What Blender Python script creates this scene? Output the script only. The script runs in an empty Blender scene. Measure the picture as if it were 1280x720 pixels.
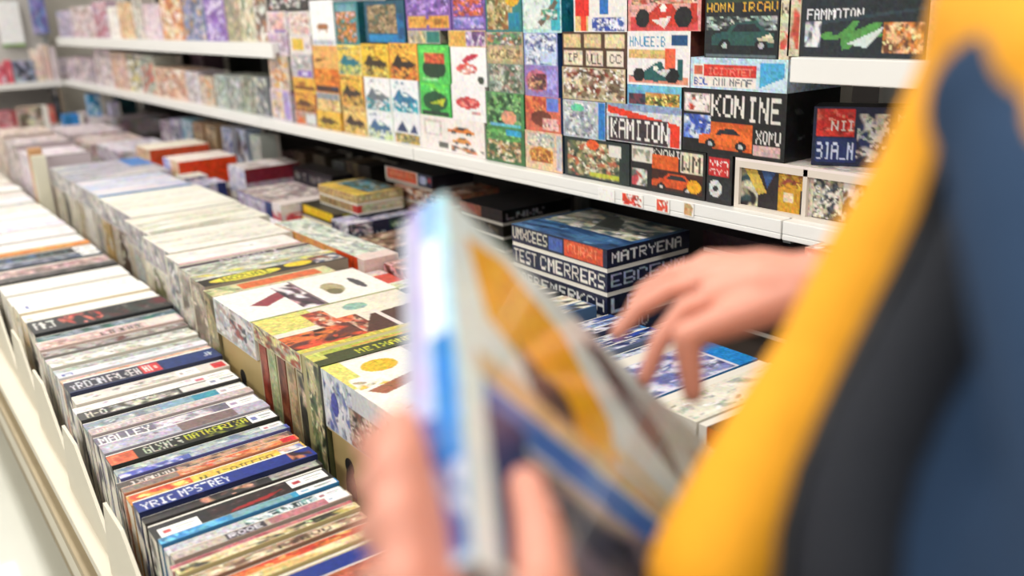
import bpy, math, random
import numpy as np
from mathutils import Vector, Matrix
C = bpy.context.scene.collection
EYE = 1.5          # camera height above the floor
# ------------------------------------------------------------------ camera frame (rows: world axes seen from the camera)
FPX = 1140.0
def _n(v): return v/np.linalg.norm(v)
_a = _n(np.array([-875.0, 322.0, -FPX])); _b = np.array([1660.0, 416.0, -FPX]); _b = _n(_b-_a*(_a@_b))
RW = np.array([-_a, _b, np.cross(-_a, _b)])
def ray(x, y): return RW@np.array([x-640.0, 360.0-y, -FPX])
def px_y(x, y, Y):                      # point of the photo on a vertical plane at distance Y
    d = ray(x, y); d = d*(Y/d[1]); return (d[0], Y, d[2]+EYE)
def px_z(x, y, Z):                      # point of the photo on a level plane at height Z
    d = ray(x, y); d = d*((Z-EYE)/d[2]); return (d[0], d[1], Z)
def px_t(x, y, t):
    d = _n(ray(x, y))*t; return np.array([d[0], d[1], d[2]+EYE])
# ------------------------------------------------------------------ materials
def lin(c):
    return c/12.92 if c <= 0.04045 else ((c+0.055)/1.055)**2.4
def hx(h, a=True):
    v = [lin(int(h[i:i+2], 16)/255) for i in (0, 2, 4)]
    return (*v, 1) if a else v
MATS = {}
def mat(name, col='808080', rough=0.5, var=0.08, scale=20, metal=0, bump=0, attr=False, coat=0, stretch=None, emit=0, sss=0):
    if name in MATS: return MATS[name]
    m = bpy.data.materials.new(name); m.use_nodes = True; nt = m.node_tree; b = nt.nodes['Principled BSDF']
    N, L = nt.nodes, nt.links
    tc = N.new('ShaderNodeTexCoord'); mp = N.new('ShaderNodeMapping'); L.new(tc.outputs['Object'], mp.inputs[0])
    if stretch: mp.inputs['Scale'].default_value = stretch
    nz = N.new('ShaderNodeTexNoise'); nz.inputs['Scale'].default_value = scale; nz.inputs['Detail'].default_value = 3
    L.new(mp.outputs[0], nz.inputs['Vector'])
    rmp = N.new('ShaderNodeMapRange'); rmp.inputs[3].default_value = 1-var; rmp.inputs[4].default_value = 1+var
    L.new(nz.outputs[0], rmp.inputs[0])
    mx = N.new('ShaderNodeMix'); mx.data_type = 'RGBA'; mx.blend_type = 'MULTIPLY'; mx.inputs[0].default_value = 1
    if attr:
        at = N.new('ShaderNodeAttribute'); at.attribute_name = 'print'; L.new(at.outputs['Color'], mx.inputs[6])
    else:
        mx.inputs[6].default_value = hx(col)
    L.new(rmp.outputs[0], mx.inputs[7]); L.new(mx.outputs[2], b.inputs['Base Color'])
    b.inputs['Roughness'].default_value = rough; b.inputs['Metallic'].default_value = metal
    b.inputs['Coat Weight'].default_value = coat
    b.inputs['Subsurface Weight'].default_value = sss
    if sss: b.inputs['Subsurface Radius'].default_value = (.01, .004, .002)
    if bump:
        bp = N.new('ShaderNodeBump'); bp.inputs['Strength'].default_value = bump; bp.inputs['Distance'].default_value = .004
        L.new(nz.outputs[0], bp.inputs['Height']); L.new(bp.outputs[0], b.inputs['Normal'])
    if emit:
        b.inputs['Emission Color'].default_value = hx(col); b.inputs['Emission Strength'].default_value = emit
    MATS[name] = m; return m
CARD = mat('printed_card', attr=True, rough=.42, var=.05, scale=9)
GLOSS = mat('printed_glossy_card', attr=True, rough=.2, var=.03, scale=6, coat=.3)
# ------------------------------------------------------------------ bitmap lettering
_F = dict(A='0E11111F111111', B='1E11111E11111E', C='0E11101010110E', D='1E11111111111E', E='1F10101E10101F', F='1F10101E101010',
 G='0E11101713110F', H='1111111F111111', I='0E04040404040E', J='0702020202120C', K='11121418141211', L='1010101010101F', M='111B1515111111',
 N='11191915131311', O='0E11111111110E', P='1E11111E101010', Q='0E11111115120D', R='1E11111E141211', S='0F10100E01011E', T='1F040404040404',
 U='1111111111110E', V='11111111110A04', W='11111115151B11', X='11110A040A1111', Y='11110A04040404', Z='1F01020408101F')
_F.update({'0': '0E11131519110E', '1': '040C040404040E', '2': '0E11010204081F', '3': '1F02040201110E', '4': '02060A121F0202', '5': '1F101E0101110E',
 '6': '0608101E11110E', '7': '1F010204080808', '8': '0E11110E11110E', '9': '0E11110F01020C', ' ': '00'*7, '-': '0000001F000000', '/': '01010204081010', ':': '00040000000400'})
def glyphs(s):
    cols = []
    for ch in s:
        g = _F.get(ch, _F[' '])
        rows = [int(g[i*2:i*2+2], 16) for i in range(7)]
        for k in range(4, -1, -1): cols.append([(r >> k) & 1 for r in rows])
        cols.append([0]*7)
    return np.array(cols[:-1]).T[:, :]
# ------------------------------------------------------------------ prints: images drawn as colour arrays, origin top left, 0..1
def rc(x0, y0, x1, y1, c): return ('r', x0, y0, x1, y1, c)
def el(cx, cy, rx, ry, c): return ('e', cx, cy, rx, ry, c)
def nz(x0, y0, x1, y1, cs, nx=9, ny=7): return ('n', x0, y0, x1, y1, cs, nx, ny)
def tx(x0, y0, x1, y1, s, c): return ('t', x0, y0, x1, y1, s, c)
def pg(pts, c): return ('p', pts, c)
def car(x0, y0, x1, y1, c): return ('c', x0, y0, x1, y1, c)
def racer(x0, y0, x1, y1, c): return ('f', x0, y0, x1, y1, c)
def plane(x0, y0, x1, y1, c): return ('a', x0, y0, x1, y1, c)
def draw(art, nx, ny, rng):
    bg, ops = art[0], art[1:]
    U, V = np.meshgrid(np.linspace(0, 1, nx), np.linspace(0, 1, ny))
    I = np.empty((ny, nx, 3)); I[:] = hx(bg, False)
    def poly(pts, c):
        ins = np.zeros(U.shape, bool); n = len(pts); j = n-1
        for i in range(n):
            xi, yi = pts[i]; xj, yj = pts[j]
            if yi != yj:
                ins ^= ((yi > V) != (yj > V)) & (U < (xj-xi)*(V-yi)/(yj-yi)+xi)
            j = i
        I[ins] = hx(c, False)
    def inbox(x0, y0, x1, y1, pts): return [(x0+(x1-x0)*a, y0+(y1-y0)*b) for a, b in pts]
    def run(ops):
        for o in ops:
            k = o[0]
            if k == 'r': I[(U >= o[1]) & (U <= o[3]) & (V >= o[2]) & (V <= o[4])] = hx(o[5], False)
            elif k == 'e': I[((U-o[1])/o[3])**2+((V-o[2])/o[4])**2 <= 1] = hx(o[5], False)
            elif k == 'p': poly(o[1], o[2])
            elif k == 'n':
                _, x0, y0, x1, y1, cs, gx, gy = o
                if gx > 2 and gy > 2 and nx*(x1-x0) > 24: gx = int(gx*1.4); gy = int(gy*1.4)
                pal = np.array([hx(c, False) for c in cs.split()])
                g = pal[rng.integers(0, len(pal), (gy+2, gx+2))]
                m = (U >= x0) & (U <= x1) & (V >= y0) & (V <= y1)
                fu = (U[m]-x0)/max(x1-x0, 1e-6)*gx; fv = (V[m]-y0)/max(y1-y0, 1e-6)*gy
                fu = fu+.35*np.sin(fv*2.1+1); fv = fv+.35*np.sin(fu*1.7)
                iu = np.clip(fu.astype(int), 0, gx); iv = np.clip(fv.astype(int), 0, gy)
                au = np.clip((fu-iu-.5)*2.5+.5, 0, 1)[:, None]; av = np.clip((fv-iv-.5)*2.5+.5, 0, 1)[:, None]
                I[m] = (g[iv, iu]*(1-au)+g[iv, iu+1]*au)*(1-av)+(g[iv+1, iu]*(1-au)+g[iv+1, iu+1]*au)*av
                if nx*(x1-x0) > 18 and ny*(y1-y0) > 5:       # small figures, marks and captions scattered in the picture
                    pm = pal.mean(0); dk = pal.min(0)*.35; lt = np.minimum(pal.max(0)*1.5+.05, .9)
                    fl = pal.min() > .45
                    for _k in range(int(gx*gy*(.35 if fl else 1.1))):
                        cu, cv = x0+(x1-x0)*rng.random(), y0+(y1-y0)*rng.random()
                        ru, rv = max(1.1/nx, (x1-x0)/gx*rng.uniform(.12, .42)), max(.9/ny, (y1-y0)/gy*rng.uniform(.1, .35))
                        a0, a1 = int(max(0, (cu-ru)*nx)), int((cu+ru)*nx)+2; b0, b1 = int(max(0, (cv-rv)*ny)), int((cv+rv)*ny)+2
                        uu_, vv_ = U[b0:b1, a0:a1], V[b0:b1, a0:a1]
                        sk = rng.uniform(-1, 1)
                        mk = (((uu_-cu)/ru+sk*(vv_-cv)/rv)**2+((vv_-cv)/rv)**2 <= 1) & (uu_ >= x0) & (uu_ <= x1) & (vv_ >= y0) & (vv_ <= y1)
                        cc = (dk, lt, pal[rng.integers(0, len(pal))], pm*.6)[rng.integers(0, 4)]
                        if fl: cc = pm*rng.uniform(.55, .9)
                        sb = I[b0:b1, a0:a1]; sb[mk] = sb[mk]*.25+cc*.75
            elif k == 't':
                _, x0, y0, x1, y1, s, c = o
                G = glyphs(s); m = (U >= x0) & (U < x1) & (V >= y0) & (V < y1)
                iu = np.clip(((U[m]-x0)/(x1-x0)*G.shape[1]).astype(int), 0, G.shape[1]-1)
                iv = np.clip(((V[m]-y0)/(y1-y0)*7).astype(int), 0, 6)
                sub = I[m]; sub[G[iv, iu] > 0] = hx(c, False); I[m] = sub
            elif k == 'c':
                _, x0, y0, x1, y1, c = o; w, h = x1-x0, y1-y0
                poly(inbox(x0, y0, x1, y1, [(0, .8), (0, .5), (.08, .42), (.25, .36), (.38, .08), (.72, .05), (.88, .36), (1, .45), (1, .82)]), c)
                poly(inbox(x0, y0, x1, y1, [(.32, .38), (.42, .14), (.68, .12), (.8, .36)]), '20262e')
                run([el(x0+w*.22, y0+h*.8, w*.1, h*.2, '15161a'), el(x0+w*.8, y0+h*.8, w*.1, h*.2, '15161a'), el(x0+w*.22, y0+h*.8, w*.045, h*.09, 'b8b8b8'), el(x0+w*.8, y0+h*.8, w*.045, h*.09, 'b8b8b8')])
            elif k == 'f':
                _, x0, y0, x1, y1, c = o; w, h = x1-x0, y1-y0
                poly(inbox(x0, y0, x1, y1, [(0, .8), (.3, .55), (.5, .25), (.6, .2), (.68, .5), (.9, .45), (.9, .1), (1, .1), (1, .85), (.5, .95)]), c)
                run([el(x0+w*.18, y0+h*.72, w*.11, h*.26, '17181c'), el(x0+w*.8, y0+h*.7, w*.13, h*.28, '17181c'), el(x0+w*.5, y0+h*.45, w*.05, h*.1, 'e8e6e0')])
            elif k == 'a':
                _, x0, y0, x1, y1, c = o
                poly(inbox(x0, y0, x1, y1, [(0, .55), (.12, .42), (.55, .38), (.85, .1), (.95, .1), (.88, .42), (1, .5), (.85, .58), (.1, .65)]), c)
                poly(inbox(x0, y0, x1, y1, [(.35, .5), (.62, .52), (.5, .95), (.38, .98)]), c)
                poly(inbox(x0, y0, x1, y1, [(.35, .46), (.52, .46), (.62, .08), (.54, .06)]), c)
                run([el(x0+(x1-x0)*.28, y0+(y1-y0)*.44, (x1-x0)*.06, (y1-y0)*.07, '26333c')])
    run(ops)
    # fine printed detail: mottled ink at two sizes
    lum = I.mean(2, keepdims=True); amp = np.where(lum > .62, .16, np.where(lum > .15, .42, .3))
    def grain(k):
        g = rng.random((ny//k+2, nx//k+2, 3))*.45+rng.random((ny//k+2, nx//k+2, 1))*.55
        return np.repeat(np.repeat(g, k, 0), k, 1)[:ny, :nx]
    g = (grain(1)*.3+grain(2)*.45+grain(4)*.25-.5)*2
    if min(nx, ny) > 4: I = np.clip(I*(1+amp*g*1.5)+.04*amp*g, .004, .88)
    return I
# ------------------------------------------------------------------ mesh helpers
def empty(name, loc, rz=0, label=None, cat=None, group=None):
    o = bpy.data.objects.new(name, None); C.objects.link(o); o.location = loc; o.rotation_euler.z = rz; o.empty_display_size = .05
    if label: tagit(o, label, cat, group)
    return o
def tagit(o, label=None, cat=None, group=None, kind=None):
    if label: o['label'] = label
    if cat: o['category'] = cat
    if group: o['group'] = group
    if kind: o['kind'] = kind
    return o
def link(name, me, m, parent=None, loc=(0, 0, 0)):
    o = bpy.data.objects.new(name, me); C.objects.link(o)
    if m: me.materials.append(m)
    if parent: o.parent = parent
    o.location = loc
    return o
FACES = {  # origin corner (image top left), u direction, v direction, as fractions of the box
 'F': ((0, 0, 1), (1, 0, 0), (0, 0, -1)), 'K': ((1, 1, 1), (-1, 0, 0), (0, 0, -1)), 'T': ((0, 0, 1), (0, 1, 0), (1, 0, 0)),
 'R': ((1, 0, 1), (0, 1, 0), (0, 0, -1)), 'L': ((0, 1, 1), (0, -1, 0), (0, 0, -1)), 'B': ((0, 1, 0), (0, -1, 0), (1, 0, 0))}
def box_mesh(name, a, b, arts, side, dist, seed=0, crop=None, uflip=False):
    """closed box from corner a to corner b; arts: face -> print; crop: face -> (u0,v0,u1,v1) part of the print"""
    rng = np.random.default_rng(seed)
    a = np.array(a, float); s = np.array(b, float)-a
    P, Fc, K = [], [], []; base = 0
    for f, (o, u, v) in FACES.items():
        o = a+s*np.array(o); u = s*np.array(u); v = s*np.array(v)
        art = arts.get(f)
        if art:
            q = FPX/max(dist, .3)*.62
            nx = int(np.clip(np.linalg.norm(u)*q, 3, 230)); ny = int(np.clip(np.linalg.norm(v)*q, 3, 160))
            I = draw(art, nx, ny, rng)
        else:
            nx = ny = 2; I = np.empty((2, 2, 3)); I[:] = hx(side, False)
        U, V = np.meshgrid(np.linspace(0, 1, nx), np.linspace(0, 1, ny))
        P.append(o+U.reshape(-1, 1)*u+V.reshape(-1, 1)*v); K.append(I.reshape(-1, 3))
        i = (np.arange(ny-1)[:, None]*nx+np.arange(nx-1)[None, :]).reshape(-1)+base
        Fc.append(np.stack([i, i+nx, i+nx+1, i+1], 1)); base += nx*ny
    P = np.concatenate(P); Fc = np.concatenate(Fc); K = np.concatenate(K)
    me = bpy.data.meshes.new(name)
    me.vertices.add(len(P)); me.vertices.foreach_set('co', P.ravel())
    me.loops.add(Fc.size); me.loops.foreach_set('vertex_index', Fc.ravel())
    me.polygons.add(len(Fc)); me.polygons.foreach_set('loop_start', np.arange(0, Fc.size, 4))
    me.update(calc_edges=True)
    at = me.color_attributes.new('print', 'FLOAT_COLOR', 'POINT')
    at.data.foreach_set('color', np.concatenate([K, np.ones((len(K), 1))], 1).ravel())
    return me
SEED = [0]
def kit_box(x0, x1, y0, y1, z0, z1, label, arts, side='d8d4cc', tray='e4e0d6', axis='y', group=None, cat='box', name='kit_box', m=None, sticker=None, rz=0, lidf=.8, plain=False):
    """a two-piece carton: printed lid over a plain tray, opening along axis"""
    SEED[0] += 1; cx, cy = (x0+x1)/2, (y0+y1)/2
    t = empty(name, (cx, cy, z0), rz, label, cat, group)
    lo = np.array([x0-cx, y0-cy, 0.0]); hi = np.array([x1-cx, y1-cy, z1-z0])
    dist = math.sqrt(cx*cx+cy*cy+(EYE-z1)**2)
    la, lb, ta, tb = lo.copy(), hi.copy(), lo.copy(), hi.copy()
    e = .0015
    if axis == 'y': k = lo[1]+(hi[1]-lo[1])*lidf; lb[1] = k; ta[1] = k; ta[0] += e; tb[0] -= e; ta[2] += 0; tb[2] -= e
    elif axis == 'z': k = hi[2]-(hi[2]-lo[2])*lidf; la[2] = k; tb[2] = k; ta[0] += e; ta[1] += e; tb[0] -= e; tb[1] -= e
    else: k = hi[0]-(hi[0]-lo[0])*lidf; la[0] = k; tb[0] = k; ta[1] += e; tb[1] -= e; tb[2] -= e
    link('lid', box_mesh('lid', la, lb, arts, side, dist, SEED[0]), m or CARD, t)
    link('tray', box_mesh('tray', ta, tb, {}, tray, dist), CARD, t)
    if sticker:
        for f, u0, v0, u1, v1, col in sticker:
            o, u, v = [np.array(q, float) for q in FACES[f]]; s = hi-lo if axis != 'x' else lb-la; base = lo if axis != 'x' else la
            nrm = {'F': (0, -1, 0), 'T': (0, 0, 1), 'R': (1, 0, 0)}[f]
            p0 = base+s*o+s*u*u0+s*v*v0; p1 = base+s*o+s*u*u1+s*v*v1
            mn, mx = np.minimum(p0, p1), np.maximum(p0, p1); ax = np.argmax(np.abs(nrm)); c0 = p0[ax]
            mn[ax] = min(c0, c0+nrm[ax]*.0008); mx[ax] = max(c0, c0+nrm[ax]*.0008)
            art = ('f4f2ee', rc(.08, .3, .3, .7, col), rc(.42, .3, .9, .42, '8a8c90'), rc(.42, .58, .8, .7, 'a9abb0'))
            st = link('price_label', box_mesh('price_label', mn, mx, {f: art}, 'f4f2ee', dist, SEED[0]), CARD, t)
            st['label'] = 'small white price sticker'
    return t
def solid(name, boxes, m, parent=None, loc=(0, 0, 0)):
    """one mesh of plain bevel-free boxes (x0,x1,y0,y1,z0,z1)"""
    vs, fs = [], []
    for (x0, x1, y0, y1, z0, z1) in boxes:
        b = len(vs)
        vs += [(x, y, z) for x in (x0, x1) for y in (y0, y1) for z in (z0, z1)]
        fs += [[b+i for i in f] for f in ((0, 1, 3, 2), (4, 6, 7, 5), (0, 4, 5, 1), (2, 3, 7, 6), (0, 2, 6, 4), (1, 5, 7, 3))]
    me = bpy.data.meshes.new(name); me.from_pydata(vs, [], fs); me.update()
    return link(name, me, m, parent, loc)
def bevel(o, w=.003, seg=2):
    b = o.modifiers.new('bevel', 'BEVEL'); b.width = w; b.segments = seg; b.limit_method = 'ANGLE'; return o
def prism(name, pts, y0, y1, m, parent=None, loc=(0, 0, 0)):
    """outline pts in x,z given a thickness from y0 to y1"""
    n = len(pts); vs = [(x, y0, z) for x, z in pts]+[(x, y1, z) for x, z in pts]
    fs = [list(range(n)), list(range(2*n-1, n-1, -1))]+[[i, i+n, (i+1) % n+n, (i+1) % n] for i in range(n)]
    me = bpy.data.meshes.new(name); me.from_pydata(vs, [], fs); me.update()
    return link(name, me, m, parent, loc)
# ================================================================== the setting
def Z(v): return v+EYE
white = mat('white_enamel', 'e9e9e6', .35, .03, 4, coat=.2)
cream = mat('cream_panel', 'd9d2c0', .5, .07, 6)
wood = mat('tan_wood_rail', 'a8987a', .55, .15, 8, stretch=(1, 1, 12))
grey = mat('grey_metal', '8d9292', .4, .05, 10, metal=.3)
dark = mat('dark_back_board', '2b2624', .6, .15, 6)
floor = solid('floor', [(-9.2, 3.5, -4, 2.6, -.05, 0)], mat('floor_vinyl', 'c6c7bc', .3, .05, 3, coat=.2)); tagit(floor, kind='structure')
wb = solid('wall_back', [(-9.2, 3.5, 2.12, 2.22, 0, 3.1)], mat('wall_paint', 'd6d2ca', .7, .04, 3)); tagit(wb, kind='structure')
wl = solid('wall_left', [(-9.2, -9.1, -4, 2.12, 0, 3.1)], MATS['wall_paint']); tagit(wl, kind='structure')
ce = solid('ceiling', [(-9.2, 3.5, -4, 2.22, 3.1, 3.15)], mat('ceiling_tile', 'eceae6', .8, .03, 5)); tagit(ce, kind='structure')
# fluorescent troffers in the ceiling
for i, (x, y) in enumerate([(x, y) for y in (.35, -1.9) for x in (-7.6, -5.6, -3.6, -1.6, .4)]):
    t = empty('ceiling_light', (x, y, 3.04), 0, 'long white fluorescent ceiling light over the shop aisle, one of two rows', 'light', 'ceiling lights over the aisle')
    solid('housing', [(-.75, .75, -.17, .17, .02, .06)], white, t)
    solid('diffuser', [(-.72, .72, -.14, .14, 0, .02)], mat('light_diffuser', 'fffaf0', .5, 0, emit=3), t)
    l = bpy.data.lights.new('tube', 'AREA'); l.shape = 'RECTANGLE'; l.size = 1.4; l.size_y = .26; l.energy = 24; l.color = (1, .97, .93)
    lo = bpy.data.objects.new('tube', l); C.objects.link(lo); lo.location = (x, y, 3.03)
w = bpy.data.worlds.new('world'); bpy.context.scene.world = w; w.use_nodes = True
w.node_tree.nodes['Background'].inputs[0].default_value = (1, .98, .96, 1); w.node_tree.nodes['Background'].inputs[1].default_value = .5

# ------------------------------------------------------------------ wall shelving
SH0, SH1 = Z(-.477), Z(-.437)       # lower shelf board
UP0, UP1 = Z(-.177), Z(-.117)       # upper shelf board
sh = empty('wall_shelving', (-4, 1.8, 0), 0, 'long white metal wall shelving holding the rows of model kit boxes', 'shelving')
def shp(name, bx, m): return solid(name, [(x0+4, x1+4, y0-1.8, y1-1.8, z0, z1) for x0, x1, y0, y1, z0, z1 in bx], m, sh)
seams = [-7.95, -6.6, -5.25, -3.9, -2.6, -1.135, -.1, 1.0]
for a, b in zip(seams, seams[1:]):
    bevel(shp('shelf_board', [(a+.002, b-.002, 1.5, 2.06, SH0+.012, SH1), (a+.002, b-.002, 1.5, 1.515, SH0, SH0+.012)], white), .002)
for a, b in [(-7.95, -5.9), (-5.9, -3.69)]:
    bevel(shp('shelf_board', [(a, b-.003, 1.5, 2.06, UP0+.02, UP1), (a, b-.003, 1.5, 1.515, UP0, UP0+.02)], white), .002)
bevel(shp('shelf_board', [(-1.135, .9, 1.5, 2.06, Z(-.163), Z(-.116))], white), .002)
for x in (-7.95, -5.25, -2.45, -1.17, .99):
    shp('upright', [(x, x+.035, 2.06, 2.1, .05, 2.3)], grey)
shp('back_panel', [(-7.95, 1.0, 2.1, 2.115, .05, 2.3)], dark)
shp('shelf_bracket', [(-1.22, -1.2, 1.62, 2.06, Z(-.52), SH0)], grey)
shp('shelf_bracket', [(-1.13, -1.12, 1.8, 2.06, Z(-.42), Z(-.18))], white)
# price strip tickets on the front of the lower shelf
for n, (x, y, wd, c, lab) in enumerate([(758, 244, .06, 'f0ece6', 'pale ticket'), (790, 250, .075, 'd8402c', 'red lettered ticket'), (828, 257, .045, 'd84a30', 'round red ticket'), (861, 262, .03, 'c8a070', 'small tan ticket')]):
    p = px_y(x, y, 1.4985)
    me = box_mesh('price_ticket', (-wd/2, -.0008, -.015), (wd/2, .0008, .015), {'F': ('f3efe9', nz(.08, .1, .92, .9, c+' '+c+' '+c+' f3efe9', 6, 3))}, 'f3efe9', 2, n)
    o = link('price_ticket', me, CARD, sh, (p[0]+4, p[1]-1.8, p[2])); o['label'] = lab+' on the shelf edge'

# ------------------------------------------------------------------ boxes standing on the wall shelving
PLACED = []
def wall_boxes(rows, y0=1.53, depth=.22, base=None, group=None):
    """rows: (left px, right px, top px, bottom px, label, arts, side colour)"""
    base = SH1+.001 if base is None else base
    items = []
    for r in rows:
        xl, xr, yt, yb, label, art, side = r[:7]
        ym = (yt+yb)/2; xm = (xl+xr)/2
        items.append([px_y(xl, ym, y0)[0], px_y(xr, ym, y0)[0], px_y(xm, yb, y0)[2], px_y(xm, yt, y0)[2], label, art, side])
    items.sort(key=lambda q: q[2])
    for q in items:
        x0, x1, zb, zt, label, art, side = q
        sup = base
        for p in PLACED:
            ov = min(x1, p[1])-max(x0, p[0])
            if ov <= 0 or p[2] != y0: continue
            if p[4] > sup and p[4] < zt-.02 and (ov > .25*(x1-x0)): sup = p[4]
        for p in PLACED:                                  # push sideways off neighbours at the same height
            if p[2] != y0 or p[4] <= sup+.001 or p[3] >= zt: continue
            if x0 < p[1] and x1 > p[0]:
                if x0 < p[0]: x1 = p[0]-.001
                else: x0 = p[1]+.001
        zt2 = max(zt, sup+.03)
        PLACED.append((x0, x1, y0, sup, zt2))
        arts = art if isinstance(art, dict) else {'F': art}
        if 'R' not in arts: arts = dict(arts, R=(side, nz(.1, .1, .9, .9, side+' '+side+' '+side, 3, 3)))
        if 'T' not in arts: arts = dict(arts, T=(side, nz(.05, .05, .95, .95, side+' '+side, 4, 4)))
        kit_box(x0+.0006, x1-.0006, y0, y0+depth, sup, zt2, label, arts, side, group=group)
SV = 'boxes stacked on the lower wall shelf'
def dino(bg, sky, body, low, t=0):
    return (bg, rc(.04, .04, .96, .55, sky), nz(.04, .04, .96, .32, sky+' '+bg+' '+sky+' '+sky, 5, 4), rc(.04, .6, .96, .96, low), nz(.04, .62, .96, .96, low+' '+low+' '+bg+' '+body, 6, 3),
            pg([(.06, .6), (.16, .5), (.26, .34), (.34, .3), (.38, .4), (.52, .36), (.66, .42), (.78, .5), (.94, .56), (.84, .64), (.7, .66), (.66, .76), (.58, .68), (.4, .68), (.36, .76), (.28, .68), (.14, .64)], body),
            pg([(.4, .42), (.6, .42), (.66, .5), (.45, .5)], bg), tx(.08, .07, .5, .16, 'DINOR', body))
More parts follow.
